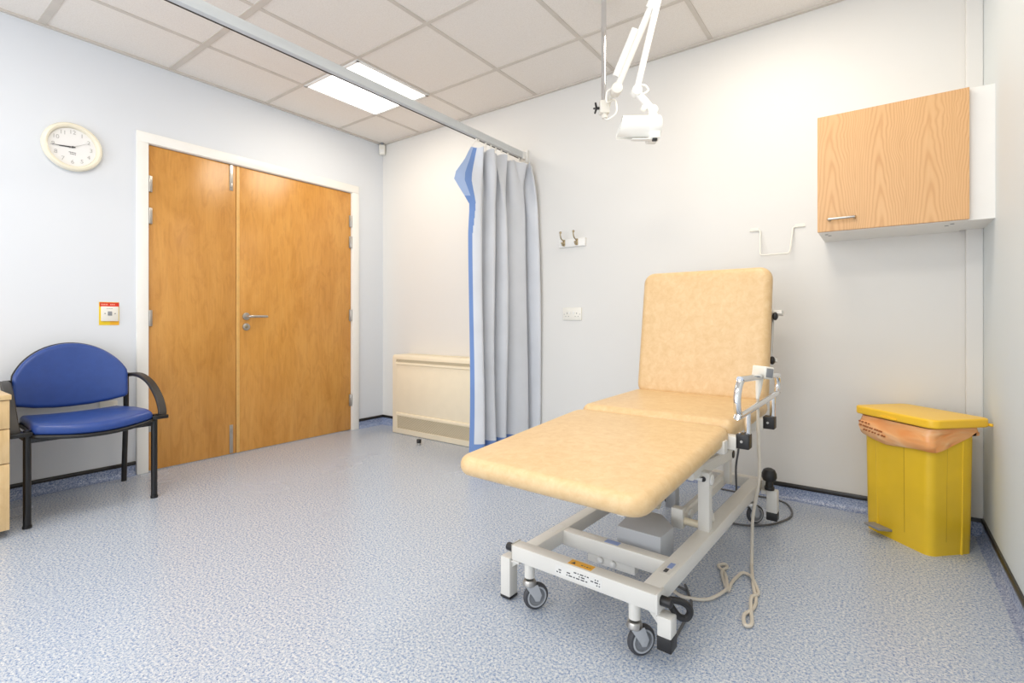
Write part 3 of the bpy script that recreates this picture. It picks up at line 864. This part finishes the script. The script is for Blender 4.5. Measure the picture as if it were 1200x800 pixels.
ec.tube([E2, E2.lerp(hm @ Vector((.065, 0, .05)), .5), hm @ Vector((.065, 0, .03))], [.017, .02, .026], 16)
at(ec, 'shade_cap', 'lamp', el)
at(MB().box((-.040, -.040, -.068), (.082, -.012, -.062), .002, 2, hm), 'base_plate', 'lamp', el)
at(MB().box((.050, -.046, -.076), (.072, -.03, -.063), .003, 2, hm), 'rocker_switch', 'blackp', el)
at(MB().cyl(hm @ Vector((-.055, 0, .01)), hm @ Vector((.04, 0, .01)), .022, n=20, bev=.004), 'bulb', 'white', el)
cb = MB()
cb.tube(smooth_path([J1-side*-.02, J1-rt*.045-up*.01, J1-rt*.045-up*.06, cl_+rt*.055+up*.04, cl_+rt*.062-up*.02, cl_+rt*.02-up*.055, cl_+rt*.0-up*.045], 6), .0045, 8)
at(cb, 'flex', 'lamp', el); cb = MB()
cb.tube(smooth_path([E1+up*.03+rt*.01, E1+rt*.04+up*.028, E1+rt*.055+up*.005, E1+rt*.03-up*.012], 6), .0042, 8)
at(cb, 'flex', 'lamp', el)

# ------------------------------------------------------------------ yellow bin
BC = Vector((.122, 2.786, 0))     # footprint centre
bn = tag(empty('waste_bin', BC, R(-45)), 'yellow plastic pedal bin with lid in the corner under the wall cupboard', 'bin')
# local frame: x along the front (left->right as seen), -y = front.   world = rot(-45)
HW, HD, BH = .158, .108, .50
def bin_outline(k, grow=0):
    o = []
    hw, hd = HW*k+grow, HD*k+grow
    o = rrect(-hw, -hd, hw, hd, .03, 6)
    return dense(o, .02)
bd = MB(); rings = []
prof = [(0, .965), (.05, .97), (.053, .975), (.25, .99), (.5, 1.01)]
for z, k in prof:
    o = bin_outline(k); ring = []
    for x, y in o:
        # shallow vertical flutes on the faces
        y2 = y
        if y < -HD*.9 and -.085 < x < -.06 and z > .055: y2 -= .004
        if x > HW*.9 and .045 < y < .06 and z > .055: x += .004
        ring.append(bd.bm.verts.new((x, y2, z)))
    rings.append(ring)
N = len(rings[0])
for A, B in zip(rings, rings[1:]):
    for i in range(N): bd.bm.faces.new((A[i], A[(i+1) % N], B[(i+1) % N], B[i]))
bd.bm.faces.new(rings[0][::-1]); bd.bm.faces.new(rings[-1])
bmesh.ops.recalc_face_normals(bd.bm, faces=bd.bm.faces)
bd.build('bin_body', 'yellow', bn, angle=40)
sm = MB()
sm.tube([(.045, -HD*.972-.0002, .055), (.045, -HD*1.0-.0004, .44)], .0012, 6)
sm.tube([(HW*.972, -.028, .055), (HW*1.0, -.028, .44)], .0012, 6)
sm.build('mould_seam', 'seam', bn)
sm = MB()
sm.tube([(-.085, -HD*.975+.002, .0), (-.085, -HD*1.005+.002, .46)], .006, 8)
sm.build('moulded_rib', 'yellow', bn); sm = MB()
sm.tube([(HW*.975-.002, .045, .0), (HW*1.005-.002, .045, .46)], .006, 8)
sm.build('moulded_rib', 'yellow', bn)
ld = MB().slab(dense(rrect(-HW-.034, -HD-.024, HW+.034, HD+.038, .035, 6), .03), .036, .008, .004, Matrix.Translation((0, 0, .535)))
lid = ld.build('lid', 'yellowlid', bn, angle=60)
MB().box((-.05, -HD-.030, .522), (.035, -HD-.018, .529), .003).build('finger_lip', 'yellowlid', lid)
MB().cyl((HW+.015, HD+.028, .527), (HW+.040, HD+.028, .527), .006, n=14, bev=.002).build('hinge_pin', 'yellowlid', bn)
pd = MB().prism([(-.105, -HD+.01, .030), (-.012, -HD+.01, .030), (-.022, -HD-.055, .036), (-.098, -HD-.055, .036)], (0, 0, .010), .003)
pd.build('pedal', 'pedal', bn)

# bin liner: folded-over bag top
bg = MB(); rings = []
brow = [(.41, .006, .0), (.415, .016, .012), (.445, .021, .0), (.48, .018, .0), (.512, .010, 0)]
for zi, (z, gr, _) in enumerate(brow):
    o = bin_outline(1.0+.006, gr); N = len(o); ring = []
    for i, (x, y) in enumerate(o):
        s = i/N*2*PI
        wv = .006*math.sin(5*s+zi) + .004*math.sin(13*s+2.3*zi)
        f_ = 1+wv*3
        # the fold hangs lowest at the front right corner, shorter on the left and right ends
        fx_ = x/HW; fy_ = y/HD
        zz = z
        if zi <= 2:
            lift = .090*max(0, fx_*.15 + (fy_+1)*.45 - .05) + .030*max(0, -fx_-.2)
            zz += (min(lift, .085))*(1-zi/4) + .007*math.sin(4*s+1)
        q_ = max(0, min(1, (zz-.47)/.05))
        ring.append(bg.bm.verts.new((min(x*(1+wv*.6), HW*1.01+.007+.010*max(0, -fy_)), min(y*(1+wv*.8*(fy_ < .5)), HD*1.01+.004), min(zz, .514))))
    rings.append(ring)
for A, B in zip(rings, rings[1:]):
    for i in range(N): bg.bm.faces.new((A[i], A[(i+1) % N], B[(i+1) % N], B[i]))
bmesh.ops.recalc_face_normals(bg.bm, faces=bg.bm.faces)
liner = bg.build('bin_liner', 'bag', None, angle=80)
liner.location = BC; liner.rotation_euler = (0, 0, R(-45))
tag(liner, 'orange plastic bag folded over the rim of the yellow bin', 'bag')
pk = MB(); random.seed(5)
for row, (xa, xb) in enumerate(((-.155, -.10), (-.15, -.04), (-.13, -.02))):
    x = xa
    while x < xb:
        wd_ = .003+.004*random.random(); z0 = .482-.016*row-.10*(x+.15)*.9
        pk.box((x, -HD-.0285+.002*row*0, z0), (x+wd_, -HD-.0215, z0+.0065), .0005); x += wd_+.004+.008*random.random()
pk.build('bag_print', 'bagink', liner)

# ------------------------------------------------------------------ examination couch
O = (-.735, 1.352, 0)
ec_ = tag(empty('examination_couch', O, R(-2.0)), 'cream padded height adjustable examination couch on a white wheeled frame', 'couch')
def cp(mb, name, mat, parent=None, **k): return mb.build(name, mat, parent or ec_, **k)
# base frame
bf = MB()
bf.box((-.249, -.025, .155), (.249, .022, .205), .004)
bf.box((-.222, .018, .157), (-.176, 1.225, .205), .004)
bf.box((.192, .018, .157), (.247, 1.225, .205), .004)
bf.box((-.249, 1.222, .155), (.262, 1.268, .205), .004)
bf.box((-.18, .18, .152), (.196, .222, .203), .004)
cp(bf, 'base_frame', 'couch_white')
cp(MB().box((-.085, .192, .120), (.088, .224, .1525), .003), 'control_bracket', 'couch_white')
for u in (-.034, .013): cp(MB().sph((u, .187, .137), .0105, (1, .8, 1), 10), 'white_button', 'white')
# feet (jacking feet outside the rails)
def foot(u0, u1, v0, v1, z0, z1, black):
    f_ = cp(MB().box((u0, v0, z0+black), (u1, v1, z1), .004), 'foot', 'couch_white')
    MB().box((u0-.001, v0-.001, z0), (u1+.001, v1+.001, z0+black+.002), .004).build('rubber_tip', 'blackp', f_)
    return f_
foot(.241, .281, -.002, .042, .045, .139, .038)
foot(-.314, -.273, -.002, .042, .002, .142, .008)
foot(.274, .318, 1.18, 1.222, .04, .176, .036)
foot(-.314, -.273, 1.18, 1.222, .03, .176, .036)
cp(MB().prism([(.19, .012, .157), (.245, .012, .157), (.245, .012, .10)], (0, .006, 0)).box((.235, .005, .122), (.27, .03, .132), .002), 'gusset_plate', 'couch_white')
cp(MB().prism([(-.225, .012, .157), (-.275, .012, .135), (-.275, .012, .108), (-.235, .012, .14)], (0, .006, 0)).box((-.30, .005, .128), (-.24, .03, .137), .002), 'gusset_plate', 'couch_white')
cp(MB().box((.25, 1.19, .15), (.29, 1.215, .170), .002), 'foot_bracket', 'couch_white')
cp(MB().box((-.29, 1.19, .15), (-.24, 1.215, .170), .002), 'foot_bracket', 'couch_white')
for u, s, v in ((.249, 1, 0), (-.249, -1, 0)):
    cp(MB().box((u-.003*s if s < 0 else u-.003, -.027, .152), (u+.004 if s > 0 else u+.003, .024, .208), .002), 'end_plate', 'couch_white')
    cp(MB().cyl((u, .0, .183), (u+s*.034, .0, .183), .0135, n=20, bev=.004), 'end_plug', 'blackp')
# brake pedal loop at the front right
lp = [(.262, .03, .172), (.285, .045, .172), (.303, .06, .160), (.308, .068, .14), (.300, .064, .122), (.284, .052, .125), (.272, .04, .145)]
cp(MB().tube(smooth_path(lp, 5, True), .0095, 10, closed=True), 'brake_pedal', 'blackp')
kn = MB(); kn.cyl((.285, 1.19, .176), (.285, 1.19, .192), .021, n=20, bev=.003).cyl((.285, 1.19, .19), (.285, 1.19, .225), .017, .015, n=16)
kn.lathe([(0, .292), (.012, .291), (.024, .284), (.031, .268), (.032, .25), (.026, .236), (.012, .232), (0, .232)], 28, Matrix.Translation((.283, 1.195, -.018)))
cp(kn, 'brake_knob', 'blackp')
# casters
def caster(u, v, ang, z_top):
    c_ = cp(MB().cyl((u, v, .108), (u, v, z_top), .0165, n=20), 'caster', 'couch_white')
    s_ = MB().cyl((u, v, .098), (u, v, .114), .0085, n=14)
    s_.lathe([(0, .104), (.012, .104), (.019, .100), (.022, .093), (.022, .084), (.018, .080), (0, .080)], 28, Matrix.Translation((u, v, 0)))
    s_.build('swivel', 'steel', c_)
    dx, dy = math.cos(ang), math.sin(ang); px, py = -dy, dx
    ax = Vector((u+dx*.022, v+dy*.022, .043))
    fk = MB()
    for sgn in (1, -1):
        off = Vector((px, py, 0))*.0155*sgn
        top = Vector((u, v, .085))+off
        d_ = Vector((dx, dy, 0))
        fk.prism([top-d_*.020, top+d_*.022, ax+off+d_*.014+Vector((0,0,.006)), ax+off+d_*.006-Vector((0,0,.012)), ax+off-d_*.008-Vector((0,0,.010)), ax+off-d_*.013], Vector((px, py, 0))*.0025*sgn)
    fk.cyl(ax-Vector((px, py, 0))*.019, ax+Vector((px, py, 0))*.019, .004, n=10)
    fk.build('fork', 'couch_grey', c_)
    w_ = MB()
    m_ = Matrix.Translation(ax) @ Vector((0,0,1)).rotation_difference(Vector((px, py, 0))).to_matrix().to_4x4()
    w_.lathe([(.033, -.0115), (.039, -.010), (.0425, -.005), (.043, 0), (.0425, .005), (.039, .010), (.033, .0115), (.033, -.0115)], 40, m_)
    wh = w_.build('tyre', 'rubber', c_)
    MB().lathe([(.0285, -.0122), (.0325, -.0122), (.0325, .0122), (.0285, .0122), (.0285, -.0122)], 40, m_).build('wheel_ring', 'couch_grey', wh)
    MB().lathe([(0, -.0105), (.014, -.0105), (.016, -.008), (.026, -.008), (.0275, -.0115), (.034, -.0115), (.034, .0115), (.0275, .0115), (.026, .008), (.016, .008), (.014, .0105), (0, .0105)], 40, m_).build('wheel_hub', 'tyre_grey', wh)
caster(.176, -.002, R(58), .158)
caster(-.190, -.002, R(60), .158)
caster(.205, 1.20, R(52), .158)
caster(-.195, 1.20, R(100), .158)
# uprights on the rails with braces
for s in (1, -1):
    u0, u1 = (.196, .236) if s > 0 else (-.221, -.181)
    p_ = cp(MB().box((u0, .475, .203), (u1, .512, .412), .003), 'upright', 'couch_white')
    uc = (u0+u1)/2
    MB().prism([(uc-.004, .510, .335), (uc-.004, .510, .31), (uc-.004, .575, .203), (uc-.004, .60, .203)], (.008, 0, 0)).build('brace', 'couch_white', p_)
    MB().cyl((u1 if s > 0 else u0, .494, .385), ((u1+.006) if s > 0 else (u0-.006), .494, .385), .019, n=28, bev=.002).build('pivot_cap', 'white', p_)
    MB().cyl((uc, .47, .388), (uc, .478, .388), .009, n=14).build('rod_grommet', 'blackp', p_)
cp(MB().cyl((-.2, .466, .388), (.214, .466, .388), .0055, n=12), 'cross_rod', 'white')
# lifting arms
for s in (1, -1):
    ua_ = cp(MB().bar((s*.196, .40, .420), (s*.196, .905, .388), .026, .044), 'upper_arm', 'couch_white')
    MB().cyl((s*.207, .882, .389), (s*.213, .882, .389), .016, n=24, bev=.002).build('arm_plug', 'blackp', ua_)
    la_ = cp(MB().bar((s*.125, .50, .222), (s*.125, 1.07, .232), .03, .046), 'lower_arm', 'couch_white')
    MB().cyl((s*.138, 1.05, .23), (s*.148, 1.05, .23), .017, n=24, bev=.002).cyl((s*.138, .56, .225), (s*.148, .56, .225), .017, n=24, bev=.002).build('pivot_cap', 'white', la_)
    ln_ = cp(MB().box((s*.150-.013, 1.00, .225), (s*.150+.013, 1.04, .49), .003), 'link_post', 'couch_white')
bl = cp(MB().box((.098, .478, .19), (.142, .515, .262), .004), 'arm_end_block', 'couch_white')
MB().cyl((.142, .50, .215), (.196, .50, .215), .013, n=18).build('pivot_bush', 'cream', bl)
cp(MB().cyl((-.2, 1.05, .23), (.16, 1.05, .23), .012, n=16).cyl((-.125, .9, .385), (.2, .9, .385), .010, n=16).box((-.172, .915, .40), (.172, .94, .425), .003), 'torsion_bar', 'couch_white')
act = MB().cyl((-.01, .40, .205), (-.01, .78, .36), .022, n=20).cyl((-.01, .70, .33), (-.01, .93, .42), .014, n=16)
cp(act, 'actuator', 'couch_grey')
cp(MB().box((.03, .60, .21), (.07, .645, .345), .004), 'inner_post', 'couch_grey')
cp(MB().cyl((-.03, .52, .25), (.04, .52, .25), .022, n=20, bev=.004), 'bush_roller', 'cream')
cp(MB().prism([(-.008, .258, .13), (.148, .258, .13), (.152, .365, .13), (.075, .455, .13), (-.03, .455, .13)], (0, 0, .108), .004), 'motor_box', 'couch_grey')
# top frame under the cushions
tf = MB()
tf.box((-.23, .44, .485), (-.19, 1.05, .525), .003).box((.19, .44, .485), (.23, 1.05, .525), .003)
tf.box((-.23, .54, .485), (.23, .58, .525), .003).box((-.23, 1.0, .485), (.23, 1.04, .525), .003)
tf.box((-.3, .425, .497), (.30, .465, .54), .003).box((-.3, .865, .497), (.30, .905, .54), .003)
cp(tf, 'top_frame', 'couch_white')
lf = MB()
for s in (1, -1): lf.bar((s*.19, -.12, .448), (s*.19, .52, .495), .03, .03)
lf.bar((-.19, -.06, .453), (.19, -.06, .453), .03, .03)
cp(lf, 'leg_section_frame', 'couch_white')
# cushions
TH = .072
lenL = .755
tilt = math.atan2(.052, lenL)
def cushion(name, outline, mat4, crown=.006, th=TH):
    return cp(MB().slab(dense(outline, .03), th, th*.47, crown, mat4), name, 'vinyl', angle=80)
lm4 = Matrix.Translation((-.003, -.205, .492)) @ Matrix.Rotation(tilt, 4, 'X')
cushion('leg_cushion', rrect(-.330, -.004, .297, .750, .055), lm4, .006, .060)
sm4 = Matrix.Translation((0, .535, .555)) @ Matrix.Rotation(R(1.0), 4, 'X')
cushion('seat_cushion', rrect(-.318, .0, .303, .555, .035), sm4)
bm4 = Matrix.Translation((0, 1.085, .572)) @ Matrix.Rotation(R(81), 4, 'X')
cushion('back_cushion', rrect(-.302, .0, .302, .622, .055), bm4)
# back rest frame behind
bk = MB()
n_ = Vector((0, math.cos(R(-9)), math.sin(R(-9))))
al_ = Vector((0, math.sin(R(9)), math.cos(R(9))))
b0 = Vector((0, 1.085, .572)) + n_*.052
for s in (1, -1): bk.bar(b0+Vector((s*.22, 0, 0))+al_*-.03, b0+Vector((s*.22, 0, 0))+al_*.5, .03, .03, up=n_)
bk.bar(b0+Vector((-.22, 0, 0))+al_*.3, b0+Vector((.22, 0, 0))+al_*.3, .03, .03, up=n_)
bk.bar(b0+Vector((.12, .01, 0))+al_*.42, b0+Vector((.335, .01, 0))+al_*.42, .02, .05, up=n_)
bk.bar(b0+Vector((.12, .01, 0))+al_*.205, b0+Vector((.318, .01, 0))+al_*.205, .02, .03, up=n_)
cp(bk, 'back_frame', 'couch_white')
for a, u in ((.405, .309), (.205, .303)):
    p = b0+al_*a+Vector((u, -.012, 0))
    cp(MB().sph(p, .017, (.7, 1, 1.1), 12), 'adjuster_knob', 'blackp')
cp(MB().tube([b0+Vector((.295, .0, 0))+al_*.19, b0+Vector((.295, .012, 0))+al_*.42], .006, 8), 'release_rod', 'steel')
# hand rails both sides
RU = .347
for s in (1,):
    u = s*RU
    loop = [(u, .445, .632), (u, .985, .640), (u, 1.015, .645), (u, 1.035, .662), (u, 1.035, .688), (u, 1.02, .708), (u, .99, .718), (u, .48, .748), (u, .44, .744), (u, .412, .722), (u, .398, .69), (u, .402, .656), (u, .42, .638)]
    hr = cp(MB().tube(smooth_path(loop, 5, True), .0118, 14, closed=True), 'hand_rail', 'chrome')
    MB().cyl((u, .532, .525), (u, .532, .634), .0105, n=18).cyl((u, .935, .525), (u, .935, .642), .0105, n=18).cyl((u-.022, .515, .525), (u-.022, .515, .56), .006, n=12).build('rail_post', 'chrome', hr)
    for v in (.50, .905):
        b_ = MB().box((u-.031, v, .506), (u+.012, v+.045, .556), .004).build('clamp_block', 'blackp', hr)
        MB().cyl((u-.012, v-.003, .532), (u-.012, v+.002, .532), .0045, n=12).build('clamp_screw', 'steel', b_)
    for v in (.499, .904): cp(MB().box((.19, v, .499), (.318, v+.043, .546), .003), 'rail_arm', 'couch_white')
# stickers
st = MB().box((-.035, -.018, .2048), (.045, .012, .2056)); cp(st, 'warning_sticker', 'orange', smooth=False)
st = MB()
for k in range(4): st.box((.006+k*.009, -.008+.002*(k % 2), .2055), (.012+k*.009, -.004, .2060))
st.prism([(-.026, -.012, .2055), (-.012, -.012, .2055), (-.019, .002, .2055)], (0, 0, .0005))
cp(st, 'sticker_print', 'ink', smooth=False)
cp(MB().box((-.075, -.0258, .166), (.085, -.0248, .194)), 'rating_label', 'sticker', smooth=False)
st = MB(); random.seed(3)
for row in range(3):
    u = -.07
    while u < .078:
        wd = random.choice((.004, .006, .009, .012))
        if random.random() < .62: st.box((u, -.0262, .171+row*.0075), (min(u+wd, .08), -.0255, .1745+row*.0075))
        u += wd+.004
cp(st, 'label_print', 'ink', smooth=False)
cp(MB().box((.205, .10, .2048), (.236, .19, .2056)), 'maker_label', 'sticker', smooth=False)
cp(MB().box((.213, .112, .2055), (.224, .135, .206)), 'maker_print', 'ink', smooth=False)
cp(MB().box((.213, .142, .2055), (.228, .178, .206)), 'maker_print', 'bluein', smooth=False)
cp(MB().box((-.21, .14, .2048), (-.19, .21, .2056)), 'small_label', 'sticker', smooth=False)
cp(MB().box((-.02, .188, .2028), (.03, .214, .2036)), 'blue_label', 'bluein', smooth=False)

# ------------------------------------------------------------------ handset and cables
def cw(u, v, z):
    th = R(-2.0); return Vector((O[0]+u*math.cos(th)-v*math.sin(th), O[1]+u*math.sin(th)+v*math.cos(th), z))
hs = tag(empty('couch_handset', cw(.352, .72, .735), R(-2)), 'white corded hand control clipped on the chrome couch rail', 'remote')
hrm = Matrix.Translation(cw(.35, .745, .748)) @ Matrix.Rotation(R(-34), 4, 'Z') @ Matrix.Rotation(R(-8), 4, 'X')
at(MB().box((-.032, -.022, -.022), (.032, .022, .024), .005, 3, hrm), 'handset_body', 'offwhite', hs)
at(MB().box((.031, -.016, -.016), (.0335, .016, .018), .001, 2, hrm), 'button_panel', 'grey', hs)
at(MB().tube([hrm @ Vector((-.0, -.012, -.02)), hrm @ Vector((.008, -.02, -.06)), hrm @ Vector((.012, -.024, -.10))], [.014, .011, .006], 12), 'cable_sleeve', 'offwhite', hs)
c0 = hrm @ Vector((.012, -.024, -.09))
zf = .0065
fl_ = [(-.398, 2.087), (-.361, 1.923), (-.339, 1.848), (-.335, 1.783), (-.35, 1.722), (-.337, 1.67), (-.322, 1.69), (-.34, 1.771), (-.350, 1.835), (-.340, 1.895), (-.375, 1.975), (-.392, 2.004), (-.417, 2.008), (-.43, 1.916), (-.426, 1.841), (-.45, 1.919), (-.471, 1.977), (-.5, 2.012), (-.481, 2.037), (-.472, 2.024), (-.478, 1.972), (-.445, 1.88), (-.432, 1.835), (-.466, 1.755), (-.517, 1.717), (-.559, 1.723), (-.615, 1.765), (-.66, 1.80), (-.70, 1.85)]
path = [c0, Vector((c0.x+.002, c0.y, .5)), Vector((c0.x+.004, c0.y+.005, .36)), Vector((-.400, 2.12, .18)), Vector((-.405, 2.13, .05)), Vector((-.40, 2.10, .012))]
path += [Vector((x, y, zf+.002*math.sin(i*1.9)+.002+ (.008 if i in (8, 10, 15, 22) else 0))) for i, (x, y) in enumerate(fl_)]
at(MB().tube(smooth_path(path, 6), .0058, 8), 'coiled_cable', 'cable', hs)
pc = MB()
pp = [cw(.16, 1.0, .49), cw(.185, 1.06, .40), cw(.165, 1.10, .28), cw(.15, 1.12, .1), cw(.12, 1.15, .012)]
pp += [Vector((x, y, .006)) for x, y in ((-.60, 2.46), (-.56, 2.478), (-.488, 2.498), (-.404, 2.578), (-.348, 2.738), (-.379, 2.889), (-.44, 2.943), (-.544, 2.946), (-.72, 2.95))]
pp[4] = Vector((-.66, 2.48, .012))
pc.tube(smooth_path(pp, 6), .0045, 8)
power = pc.build('power_cable', 'dcable', None)
tag(power, 'grey mains cable looping on the floor behind the couch wheel', 'cable')
qp = [cw(.05, .36, .14), cw(.10, .42, .03), cw(.17, .42, .008)] + [Vector((x, y, .007)) for x, y in ((-.56, 1.80), (-.53, 1.745), (-.505, 1.69), (-.497, 1.64))] + [Vector((-.49, 1.52, .01)), cw(.262, .08, .05), cw(.268, .06, .12)]
sw = MB().tube(smooth_path(qp, 6), .0045, 8).build('brake_cable', 'dcable', ec_)
sw.matrix_parent_inverse = (Matrix.Translation(O) @ Matrix.Rotation(R(-2.0), 4, 'Z')).inverted()

# fix children that were built in room coordinates under a room-coordinate child
for o in list(COL.objects):
    if o.name.startswith('handle') and o.parent and o.parent.name.startswith(('drawer', 'door', 'cabinet_door')):
        o.matrix_parent_inverse = Matrix.Identity(4)

# ------------------------------------------------------------------ lighting
def area(name, loc, size, power, col=(1,1,1), rot=(0,0,0)):
    l = bpy.data.lights.new(name, 'AREA'); l.shape = 'RECTANGLE'; l.size, l.size_y = size; l.energy = power; l.color = col
    o = bpy.data.objects.new(name, l); COL.objects.link(o); o.location = loc; o.rotation_euler = rot
    return o
warm = (1, .94, .84)
area('panel_lamp', (lx0+PX/2, ly0+PY/2, H-.02), (.55, .55), 5.5, (1, .88, .68))
for i, j, pw in ((4, 1, 8.5), (4, -2, 13), (1, -2, 11)):
    area('panel_lamp', (GX+PX*(i+.5), GY+PY*(j+.5), H-.02), (.55, .55), pw, (1, .9, .76) if j == 1 else warm)
area('rear_fill', (-1.6, YF+.05, 1.4), (3.4, 2.2), 42, (.92, .96, 1), (R(90), 0, 0))  # soft bluish fill added behind the camera, not an actual window
wd = bpy.data.worlds.new('world'); SC.world = wd; wd.use_nodes = True
nt = wd.node_tree; bg_ = nt.nodes['Background']
bg_.inputs['Color'].default_value = (.93, .96, 1, 1); bg_.inputs['Strength'].default_value = .9

# ------------------------------------------------------------------ camera
cam = bpy.data.cameras.new('camera'); co = bpy.data.objects.new('camera', cam); COL.objects.link(co)
cam.sensor_width = 36; cam.lens = 589/1200*36; cam.shift_y = -(400-375.8)/1200; cam.clip_start = .02
co.location = (0, 0, .943); co.rotation_euler = (R(90), 0, R(36.29))
SC.camera = co
SC.cycles.caustics_reflective = False; SC.cycles.caustics_refractive = False
SC.view_settings.view_transform = 'Standard'; SC.view_settings.look = 'None'
SC.view_settings.exposure = .34; SC.view_settings.gamma = 1.03
